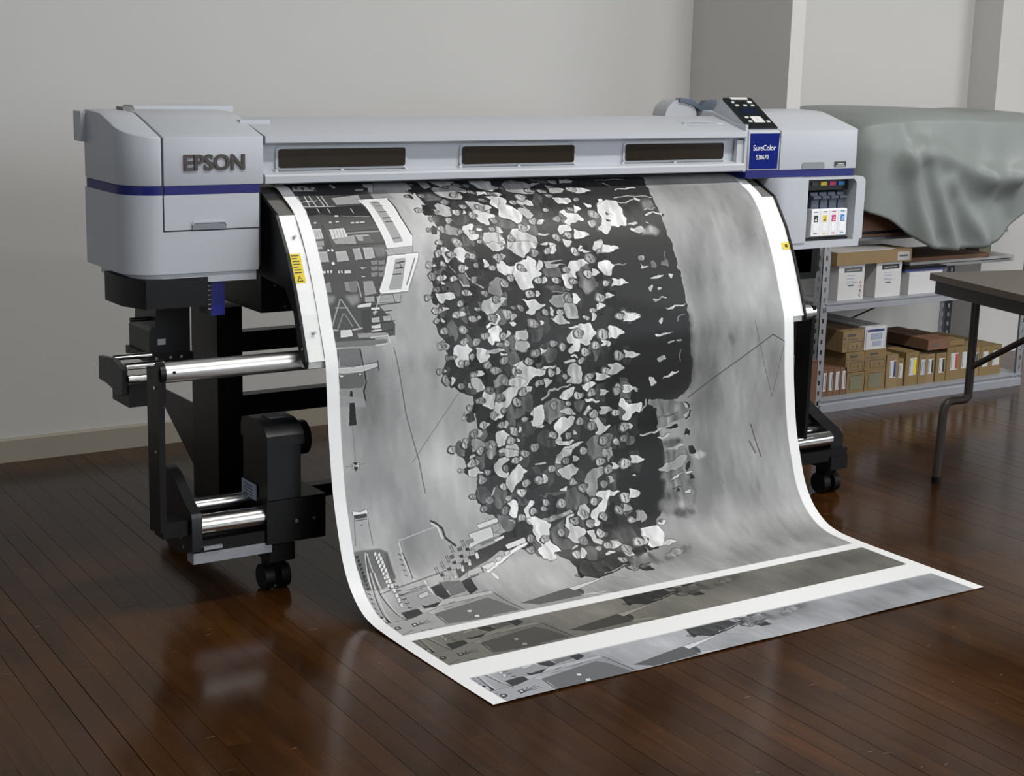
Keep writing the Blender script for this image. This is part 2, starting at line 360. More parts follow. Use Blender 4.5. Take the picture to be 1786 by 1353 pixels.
# front cover with smoked windows
cov = nb()
prism(cov, [(.497, 1.176), (.497, 1.1595), (.503, 1.156), (.529, 1.153), (.533, 1.085), (.503, 1.079), (.499, 1.074), (.500, 1.057), (.525, 1.052), (.86, 1.052), (.86, 1.200), (.66, 1.217)], -.062, 1.560)
CV = finish('front_cover', rim(cov, .003), M['plastic'], PR)
def rrect(x0, x1, z0, z1, r, n=5):
    p = []
    for cx, cz, a0 in ((x1-r, z0+r, -90), (x1-r, z1-r, 0), (x0+r, z1-r, 90), (x0+r, z0+r, 180)):
        for i in range(n+1): a = math.radians(a0+90*i/n); p.append((cx+r*math.cos(a), cz+r*math.sin(a)))
    return p
for x0, x1 in ((-.012, .361), (.544, .923), (1.112, 1.490)):
    fr = finish('window_frame', bevel(prism(nb(), rrect(x0-.008, x1+.008, 1.087, 1.148, .012), .5268, .536, 'y'), .0015, 1), M['plastic'], CV)
    finish('smoked_window', bevel(prism(nb(), rrect(x0, x1, 1.093, 1.142, .007), .5222, .534, 'y'), .0008, 1), M['smoke'], CV)
for sx in (-.019, .170, .365, .538, .733, .929, 1.104, 1.301, 1.497):
    bm = nb(); bmesh.ops.create_uvsphere(bm, u_segments=12, v_segments=8, radius=.0058); bmesh.ops.translate(bm, verts=bm.verts[:], vec=(sx, .527, 1.0845)); finish('screw', bm, M['plastic'], CV)
bbox('caution_sticker', M['plastic'], CV, 1.37, 1.53, .575, .595, 1.1955, 1.1992, .0)
bm = nb()
for i in range(4): box(bm, 1.375, 1.525-.02*i, .56+.013*i, .563+.013*i, 1.1950+.0038*i, 1.1958+.0038*i)
finish('sticker_print', bm, mat('faint_print', (.45, .46, .50), .6), CV)
bbox('cover_end_plate', M['plastic'], PR, 1.5605, 1.571, .505, .85, 1.052, 1.198, .002)
bbox('cover_end_plate', M['plastic'], PR, 1.535, 1.5605, .512, .526, 1.06, 1.15, .002)
# right housing
top_r = lambda y: top_z(y)+.002
core = nb(); shell(core, outline(1.578, 2.042, 0, .79, .004), 1.03, lambda y: top_r(y)-.006); finish('inner_core', core, M['seam'], PR)
bm = nb(); shell(bm, outline(1.572, 1.703, 0), 1.056, top_r); o = finish('badge_housing', rim(bm, .003), M['plastic'], PR)
bp_ = finish('blue_badge_panel', prism(nb(), [(1.577, 1.061), (1.577, 1.171), (1.698, 1.171), (1.694, 1.061)], .4980, .503, 'y'), M['blue_panel'], PR)
text_front('model_lettering', 'SureColor', .0245, (1.636, .4976, 1.1255), M['white'], bp_, offset=0, xs=.90)
text_front('model_lettering', 'S30670', .0205, (1.629, .4976, 1.0965), M['white'], bp_, offset=0, xs=.86)
bm = nb(); pts = [(2.035, .5), (1.707, .5), (1.707, .80), (2.052, .80), (2.052, .517)]
for i in range(1, 6): a = -math.pi/2*i/6; pts.append((2.035+.017*math.cos(a), .517+.017*math.sin(a)))
shell(bm, pts, 1.056, top_r); IC = finish('ink_side_cover', rim(bm, .005, 3), M['plastic'], PR)
finish('finger_recess', bevel(prism(nb(), [(1.802, 1.0565), (1.802, 1.072), (1.808, 1.078), (1.892, 1.078), (1.898, 1.072), (1.898, 1.0565)], .4972, .503, 'y'), .001, 1), bpy.data.materials['recess_shade_grey'], IC)  # flat plate too, the hollow's shade is in its grey
st = bbox('ink_logo_sticker', M['ink'], IC, 1.945, 1.995, .4975, .502, 1.0615, 1.0785, .0)
bm = nb(); box(bm, 1.949, 1.990, .4971, .498, 1.0635, 1.0655); box(bm, 1.957, 1.985, .4971, .498, 1.0695, 1.0725); finish('sticker_print', bm, M['label'], st)
bbox('blue_stripe', M['blue'], PR, 1.567, 2.034, .5015, .79, 1.033, 1.056, .0)
# ink bay
bm = nb(); shell(bm, outline(1.662, 1.808, .055, .80, 0, .470), .824, z1=1.032); finish('ink_unit_panel', rim(bm, .009, 3), M['plastic'], PR)
fr = nb()
outer = rrect(1.560, 2.066, .804, 1.031, .012, 3); outer = [(1.70, .804), (2.052, .804), (2.052, .826), (2.066, .830), (2.066, 1.014), (2.062, 1.024), (2.052, 1.031), (1.70, 1.031)]
inner = [(1.800, .826), (2.024, .826), (2.024, .840), (2.026, .845), (2.026, 1.006), (2.024, 1.014), (2.014, 1.024), (1.800, 1.024)]
for y in (.474,):
    A = [fr.verts.new((p[0], y, p[1])) for p in outer]; B = [fr.verts.new((p[0], y, p[1])) for p in inner]
    A2 = [fr.verts.new((p[0], .80, p[1])) for p in outer]; B2 = [fr.verts.new((p[0], .66, p[1])) for p in inner]
for i in range(8):
    j = (i+1) % 8
    fr.faces.new((A[i], A[j], B[j], B[i])); fr.faces.new((A[j], A[i], A2[i], A2[j])); fr.faces.new((B[i], B[j], B2[j], B2[i]))
fr.faces.new(A2); finish('ink_unit_frame', rim(fr, .004, 2), M['plastic'], PR)
bb_ = bbox('ink_bay_back', M['black'], PR, 1.802, 2.022, .60, .66, .828, 1.022, 0)
bbox('ink_bay_side', M['holder'], PR, 1.802, 1.812, .480, .62, .828, 1.020, .001)
bbox('ink_bay_lintel', M['dark'], PR, 1.814, 2.016, .505, .60, .987, 1.020, .001)
bbox('ink_bay_floor', M['black'], PR, 1.812, 2.016, .49, .60, .8265, .8335, 0)
cc = ['ink', 'yellow', 'magenta', 'cyan']
for i in range(4):
    x = 1.854+i*.0395
    if i: bbox('colour_tab', M[cc[i]], PR, x, x+.026, .5025, .507, 1.002, 1.014, .0005)
    else: bbox('colour_tab', M['ink'], PR, x, x+.026, .5025, .507, 1.002, 1.014, .0005)
    h = finish('cartridge_holder', bevel(prism(nb(), [(.498, .925), (.498, .955), (.488, .962), (.488, .968), (.505, .972), (.505, .980), (.58, .980), (.58, .925)], x-.002, x+.030), .0015, 1), M['holder'], PR)
# ink cartridges: things that slide into the bay
def cartridge(x0, x1, colour, name):
    t = thing('ink_cartridge', 'white ink cartridge with a %s square label in the printer bay' % name, 'ink cartridge', ((x0+x1)/2, .53, .834), 'ink cartridges in the printer bay')
    body = nb(); prism(body, [(.486, .842), (.486, .924), (.490, .928), (.595, .928), (.595, .834), (.500, .834)], x0, x1)
    finish('cartridge_body', bevel(body, .0015, 2), M['cartridge'], t)
    xm = (x0+x1)/2
    bbox('colour_square', M[colour], t, xm-.0085, xm+.0085, .4852, .488, .887, .908, 0)
    bm = nb(); box(bm, xm-.005, xm+.004, .4849, .486, .8905, .8945); box(bm, xm-.002, xm+.004, .4849, .486, .899, .901)
    finish('label_mark', bm, M['white'] if colour != 'yellow' else M['ink'], t)
    bm = nb(); box(bm, xm-.009, xm+.009, .4853, .487, .918, .9205); finish('name_line', bm, M[colour] if colour != 'yellow' else M['card'], t)
    bm = nb(); box(bm, xm-.008, xm+.008, .4853, .487, .848, .8505); finish('code_line', bm, M[colour], t)
    bm = nb(); box(bm, xm-.008, xm+.007, .4853, .487, .856, .882); finish('paper_label', bm, M['white'], t)
w4 = .0395
for i, n in enumerate(('black', 'yellow', 'magenta', 'cyan')): cartridge(1.846+i*w4, 1.846+i*w4+w4-.001, cc[i], n)
# control panel
n2 = Vector((0, -.0886, .137)).normalized(); sl = Vector((0, .137, .0886)).normalized()
bm = nb(); prism(bm, [(.512, 1.176), (.507, 1.181), (.644, 1.270), (.652, 1.268), (.690, 1.222), (.62, 1.19)], 1.577, 1.694); CP = finish('control_panel_base', rim(bm, .003), M['plastic'], PR)
P0 = Vector((1.635, .507, 1.182))
def cp(name, x0, x1, s0, s1, t0, t1, m, par, bw=.0006):
    bm = nb(); box(bm, x0, x1, s0, s1, t0, t1); bevel(bm, bw, 1)
    for v in bm.verts: v.co = P0+Vector((v.co.x, 0, 0))+sl*v.co.y+n2*v.co.z
    return finish(name, bm, m, par)
pn = cp('control_panel', -.058, .060, .002, .160, .0, .006, M['panel'], PR, .002)
cp('panel_front_edge', -.052, .054, .004, .016, .0055, .0075, M['dark'], pn)
cp('panel_header', -.030, .040, .150, .160, .0055, .0068, M['button'], pn)
cp('display', -.030, .032, .075, .105, .0055, .0066, M['screen'], pn)
for bx, bs, bw_, bl in ((-.035, .135, .010, .007), (.035, .136, .017, .010), (-.030, .118, .014, .007), (.004, .118, .014, .007), (.035, .118, .013, .007), (-.034, .055, .014, .007), (-.034, .033, .014, .007), (.040, .032, .014, .007)):
    cp('button', bx-bw_/2, bx+bw_/2, bs-bl/2, bs+bl/2, .0055, .0085, M['button'], pn)
cp('cursor_pad', -.018, .025, .028, .060, .0055, .0078, M['button'], pn)
cp('pad_mark', -.003, .010, .038, .050, .0076, .0082, M['label'], pn)
# media lever
bm = nb(); pts = [(1.490+.064*math.cos(a), 1.212+.053*math.sin(a)) for a in [math.pi*i/16 for i in range(17)]]; prism(bm, pts, .735, .80, 'y'); LV = finish('lever_base', bevel(bm, .003, 2), M['lever_base'], PR)
pts = [(1.478, 1.268), (1.500, 1.269), (1.530, 1.264), (1.556, 1.250), (1.566, 1.244), (1.585, 1.262), (1.630, 1.264), (1.632, 1.250), (1.618, 1.228), (1.570, 1.228), (1.555, 1.236), (1.530, 1.248), (1.500, 1.256), (1.478, 1.257)]
finish('media_lever', bevel(prism(nb(), pts, .728, .752, 'y'), .003, 2), M['charcoal_lever'], LV)
# main body behind the print, platen and guides
bbox('main_frame', M['black'], PR, -.048, 1.93, .56, .86, .712, 1.026, .004)
PROF = [(.66, 1.045), (.60, 1.043), (.56, 1.036), (.52, 1.016), (.468, .987), (.43, .946), (.397, .895), (.353, .805), (.318, .715), (.287, .63), (.278, .56), (.27, .47), (.257, .37), (.24, .28), (.218, .21), (.183, .12), (.138, .06), (.085, .024), (.035, .010), (-.04, .005), (-.174, .003), (-.52, .002)]
GP = [(.60, 1.040), (.560, 1.030), (.455, .982), (.428, .944), (.393, .893), (.349, .803), (.326, .745), (.314, .713), (.284, .632)]
def guide(name, i0, i1, m, x0=-.047, x1=1.647):
    f = [(y+.004, z-.004) for y, z in GP[i0:i1+1]]; bk = [(y+.020, z-.010) for y, z in GP[i0:i1+1]][::-1]
    return finish(name, prism(nb(), f+bk, x0, x1), m, PR, smooth=False)
guide('platen_heater', 0, 2, M['grey_dark']); guide('paper_guide_upper', 2, 6, M['white_metal']); g2 = guide('paper_guide_lower', 6, 8, M['white_metal_shaded'])
bbox('guide_lower_lip', M['white_metal_shaded'], PR, -.047, 1.647, .296, .34, .610, .628, .002)
for x0, x1 in ((-.056, -.0475), (1.6475, 1.654)):
    pts = [(y-.001, z-.001) for y, z in GP]+[(.286, .612), (.320, .640), (.352, .745), (.40, .800), (.56, .815), (.60, .83)]
    finish('guide_side_plate', prism(nb(), pts, x0, x1), M['black'], PR, smooth=False)
# caution sticker of the guide
def on_guide(name, x0, x1, a, b, m, par, lift=.0012):
    a = Vector((0, *a)); b = Vector((0, *b)); n = Vector((0, -(a.z-b.z), (a.y-b.y))).normalized(); n = n if n.y < 0 else -n
    bm = nb(); quad(bm, *[Vector((x, 0, 0))+p+n*lift for x, p in ((x0, b), (x1, b), (x1, a), (x0, a))]); return finish(name, bm, m, par, smooth=False)
def gpt(t, i=4):
    A = GP[i]; B = GP[i+1]; return (A[0]+(B[0]-A[0])*t+.004, A[1]+(B[1]-A[1])*t-.004)
ys = on_guide('caution_sticker', -.0465, -.016, gpt(.02), gpt(.80), M['yellow'], PR)
for k in range(7): on_guide('sticker_line', -.042, -.022-.006*(k % 3 == 1), gpt(.06+k*.075), gpt(.085+k*.075), M['ink'], ys, .0018)
A_, B_ = gpt(.62), gpt(.77)
bm = nb()
def gp3(x, t): q = gpt(t); return Vector((x, q[0]-.0017, q[1]+.0007))
bm.faces.new([bm.verts.new(gp3(*q)) for q in ((-.040, .76), (-.022, .76), (-.031, .60))]); finish('warning_triangle', bm, M['ink'], ys, smooth=False)
bm = nb(); bm.faces.new([bm.verts.new(gp3(*q)+Vector((0, -.0005, .0002))) for q in ((-.0365, .738), (-.0255, .738), (-.031, .640))]); finish('triangle_fill', bm, M['yellow'], ys, smooth=False)
yr = on_guide('caution_sticker', 1.615, 1.645, gpt(.50), gpt(.72), M['yellow'], PR); on_guide('sticker_line', 1.626, 1.636, gpt(.56), gpt(.66), M['ink'], yr, .0018)
for z, y in ((.93, .417), (.70, .307)):
    bm = nb(); cyl(bm, (-.02, y-.004, z), (-.02, y+.004, z-.004), .004, 10); finish('screw', bm, M['steel'], PR)
for y, z in ((.46, .80), (.40, .755), (.30, .66)):
    bm = nb(); cyl(bm, (-.0585, y, z), (-.055, y, z), .003, 8); finish('side_screw', bm, M['led'], PR)
# tension bar of the take-up unit
TY, TZ = .352, .622
finish('tension_bar', cyl(nb(), (-.405, TY, TZ), (1.725, TY, TZ), .0255, 36), M['tube'], PR)
finish('bar_end_cap', cyl(nb(), (-.418, TY, TZ), (-.404, TY, TZ), .0262, 24), M['black'], PR)
finish('bar_end_cap', cyl(nb(), (1.724, TY, TZ), (1.745, TY, TZ), .020, 24), M['tube'], PR)
finish('bar_screw', cyl(nb(), (-.385, TY-.027, TZ+.004), (-.385, TY-.02, TZ+.004), .004, 8), M['black'], PR)
AR = finish('swing_arm', bevel(prism(nb(), [(.334, .645), (.408, .630), (.408, .215), (.336, .225)], -.424, -.408), .003, 2), M['black'], PR)
for z in (.588, .428): finish('indicator_lamp', cyl(nb(), (-.428, .350, z), (-.422, .350, z), .0045, 10), M['led'], AR)
finish('swing_arm', bevel(prism(nb(), [(.334, .645), (.40, .640), (.40, .215), (.336, .215)], 1.728, 1.742), .003, 2), M['black'], PR)
# stand
for x0, x1, y0, y1 in ((-.092, -.018, .75, .93), (1.885, 1.935, .62, .80)):
    bbox('stand_column', M['black'], PR, x0, x1, y0, y1, .13, .70, .004)
bbox('cross_beam', M['black'], PR, -.018, 1.93, .755, .80, .572, .628, .003)
bbox('cross_beam', M['black'], PR, -.018, 1.93, .755, .80, .390, .449, .003)
bbox('cross_beam', M['black'], PR, -.30, 1.93, .52, .56, .20, .235, .003)
finish('gusset_plate', prism(nb(), [(.93, .40), (1.15, .40), (1.15, .35), (.93, .22)], -.092, -.086), M['dark'], PR)
for x0, x1, yf in ((-.115, -.042, .375), (1.875, 1.95, .355)):
    FT = bbox('stand_foot', M['black'], PR, x0, x1, yf, 1.14, .088, .134, .006, 2)
    for y in (yf+.055, 1.06):
        xm = (x0+x1)/2
        finish('caster_fork', bevel(prism(nb(), [(y-.028, .088), (y+.028, .088), (y+.024, .036), (y-.010, .036)], xm-.022, xm+.022), .004, 2), M['tyre'], FT)
        bm = nb(); cyl(bm, (xm-.036, y, .034), (xm-.010, y, .034), .034, 28); cyl(bm, (xm+.010, y, .034), (xm+.036, y, .034), .034, 28); finish('caster_wheel', bevel(bm, .005, 2, 60), M['tyre'], FT)
# things hung below the left housing
bm = nb(); prism(bm, [(-.385, .50), (-.222, .50), (-.222, .70), (-.42, .70), (-.418, .58)], .752, .826, 'z'); finish('under_tray', bevel(bm, .003, 2), M['black'], PR)
WT = finish('waste_ink_tank', bevel(prism(nb(), [(-.195, .545), (-.158, .545), (-.155, .60), (-.198, .60)], .718, .81, 'z'), .005, 2), M['tank'], PR)
bbox('tank_edge', M['black'], WT, -.205, -.1945, .545, .60, .722, .808, .001)
finish('tank_marks', (lambda b: [box(b, -.2035, -.196, .5435, .546, .735+i*.012, .737+i*.012) for i in range(6)] and b)(nb()), M['label'], WT)
# roll holder at the back left
bm = nb(); prism(bm, [(.775, .592), (.775, .531), (.718, .529), (.672, .522), (.655, .507), (.604, .520), (.599, .585), (.669, .603), (.70, .600)], -.416, -.402); RB = finish('roll_bracket', bevel(bm, .002, 1), M['dark'], PR)
for y, z, r in ((.615, .590, .010), (.60, .560, .011), (.70, .598, .008)): finish('bracket_roller', cyl(nb(), (-.402, y, z), (-.300, y, z), r, 16), M['chrome'], RB)
bbox('bracket_block', M['black'], PR, -.40, -.30, .60, .72, .485, .545, .004)
bm = nb(); prism(bm, [(-.285, .575), (-.285, .650), (-.268, .660), (-.262, .760), (-.170, .760), (-.170, .575)], .75, .90, 'y'); RA = finish('roll_adapter', bevel(bm, .004, 2), M['dark'], PR)
bbox('adapter_label', M['label'], RA, -.262, -.240, .7485, .751, .612, .628, 0)
bbox('adapter_rim', M['black'], PR, -.292, -.165, .74, .91, .566, .588, .003)
for x in (-.27, -.23, -.20): finish('adapter_screw', cyl(nb(), (x, .738, .578), (x, .742, .578), .004, 8), M['steel'], PR)
finish('guide_rod', cyl(nb(), (-.322, .79, .678), (-.26, .79, .678), .006, 12), M['black'], PR)
# take-up unit, left end with motor
bm = nb()
prof = [(.545, .335), (.500, .350), (.460, .340), (.420, .315), (.375, .282), (.335, .262), (.330, .250), (.330, .172), (.345, .160), (.420, .142), (.545, .15)]
prism(bm, prof, -.345, -.318); finish('take_up_end_plate', bevel(bm, .004, 2), M['dark'], PR)
for y, z in ((.40, .235), (.40, .185), (.385, .165)): finish('plate_screw', cyl(nb(), (-.3475, y, z), (-.344, y, z), .004, 8), M['led'], PR)
finish('take_up_roller', cyl(nb(), (-.318, .385, .215), (-.118, .385, .215), .026, 36), M['chrome'], PR)
finish('take_up_roller', cyl(nb(), (-.318, .475, .240), (-.118, .475, .240), .018, 32), M['chrome'], PR)
bbox('arm_link', M['black'], PR, -.415, -.345, .345, .40, .205, .245, .004)
bbox('take_up_rail', M['steel'], PR, -.330, -.115, .36, .40, .122, .150, .002)
bbox('rail_tab', M['steel'], PR, -.305, -.255, .352, .36, .158, .166, .001)
bbox('take_up_base', M['black'], PR, -.318, -.12, .36, .55, .150, .182, .003)
bbox('motor_base', M['black'], PR, -.132, .035, .352, .51, .145, .262, .006, 2)
bm = nb(); box(bm, -.130, -.036, .352, .50, .26, .405); bevel(bm, .010, 3); MH = finish('motor_housing', bm, M['dark'], PR)
bm = nb(); prism(bm, [(.345, .405), (.345, .432), (.362, .452), (.40, .463), (.46, .466), (.50, .455), (.506, .43), (.506, .405)], -.134, -.030); finish('motor_cap', bevel(bm, .008, 3), M['dark'], MH)
bbox('motor_button_pad', M['label_dark'], MH, -.10, -.055, .405, .45, .464, .4675, .001)
bm = nb(); box(bm, -.1355, -.133, .412, .500, .249, .291); lb = finish('rating_label', bm, M['label_blue'], MH); lb['label'] = 'white rating label with fine print'
bm = nb(); [box(bm, -.1362, -.1355, .430, .487, .256+i*.008, .2585+i*.008) for i in range(4)]; finish('label_print', bm, M['label_dark'], lb)
bm = nb(); cyl(bm, (-.03, .43, .40), (.012, .43, .40), .045, 24); finish('motor_drum', bevel(bm, .005, 2), M['dark'], MH)
for x in (-.05, .0): finish('motor_screw', cyl(nb(), (x, .3485, .20), (x, .353, .20), .005, 10), M['led'], MH)
# take-up unit, right end
prof = [(.64, .30), (.60, .305), (.54, .285), (.46, .245), (.39, .213), (.372, .198), (.372, .158), (.385, .146), (.64, .14)]
bm = nb(); prism(bm, prof, 1.885, 1.940); finish('take_up_end_plate', bevel(bm, .006, 3), M['dark'], PR)
finish('take_up_roller', cyl(nb(), (1.68, .385, .190), (1.886, .385, .190), .024, 32), M['chrome'], PR)
finish('take_up_roller', cyl(nb(), (1.68, .445, .205), (1.886, .445, .205), .014, 24), M['chrome'], PR)
bm = nb(); prism(bm, [(.66, .300), (.60, .310), (.50, .255), (.46, .225), (.46, .19), (.66, .19)], 1.74, 1.885); finish('right_motor_cover', bevel(bm, .008, 2), M['black'], PR)
bbox('take_up_base', M['black'], PR, 1.66, 1.95, .36, .62, .120, .158, .004)
for z in (.235, .226): finish('indicator_lamp', cyl(nb(), (1.765, .458, z), (1.765, .465, z), .004, 8), M['led'], PR)
bbox('right_under_box', M['black'], PR, 1.70, 1.955, .56, .82, .69, .806, .006)
bbox('right_hose_box', M['dark'], PR, 1.93, 1.975, .57, .64, .71, .80, .006)
BLOBS = ('41,836,99,234,165,0.80|129,727,41,133,128,0.75|192,823,37,164,150,0.60|309,898,79,60,205,0.80|265,740,69,135,185,0.70|317,311,52,132,205,0.90|381,205,70,114,208,0.90|104,1022,99,87,168,0.70|181,1063,50,88,140,0.60|360,1042,70,45,175,0.60|388,1243,97,54,190,0.70|101,917,66,88,170,0.60|1291,320,77,110,124,0.70|1249,461,54,86,102,0.70|1434,400,137,89,162,0.80|1466,545,115,122,169,0.80|1292,167,108,60,134,0.80|1445,174,112,60,149,0.80|1423,248,113,51,134,0.70|1268,635,89,67,104,0.70|1245,736,77,85,96,0.70|1403,663,115,86,149,0.70|1495,758,94,105,144,0.70|1242,838,88,68,96,0.60|1227,990,65,100,102,0.70|1394,923,91,86,156,0.70|1445,1033,79,102,162,0.60|1249,1096,86,66,104,0.70|1396,1133,66,68,109,0.60|1177,1174,82,68,109,0.60|1321,1196,83,44,152,0.60|1480,1201,53,112,149,0.50|1476,1299,107,54,119,0.60|1223,1329,126,78,124,0.60|1050,1277,139,69,134,0.60|857,1312,93,68,150,0.60|535,1303,133,62,188,0.70|1474,347,57,73,119,0.50|1491,863,70,139,142,0.50')
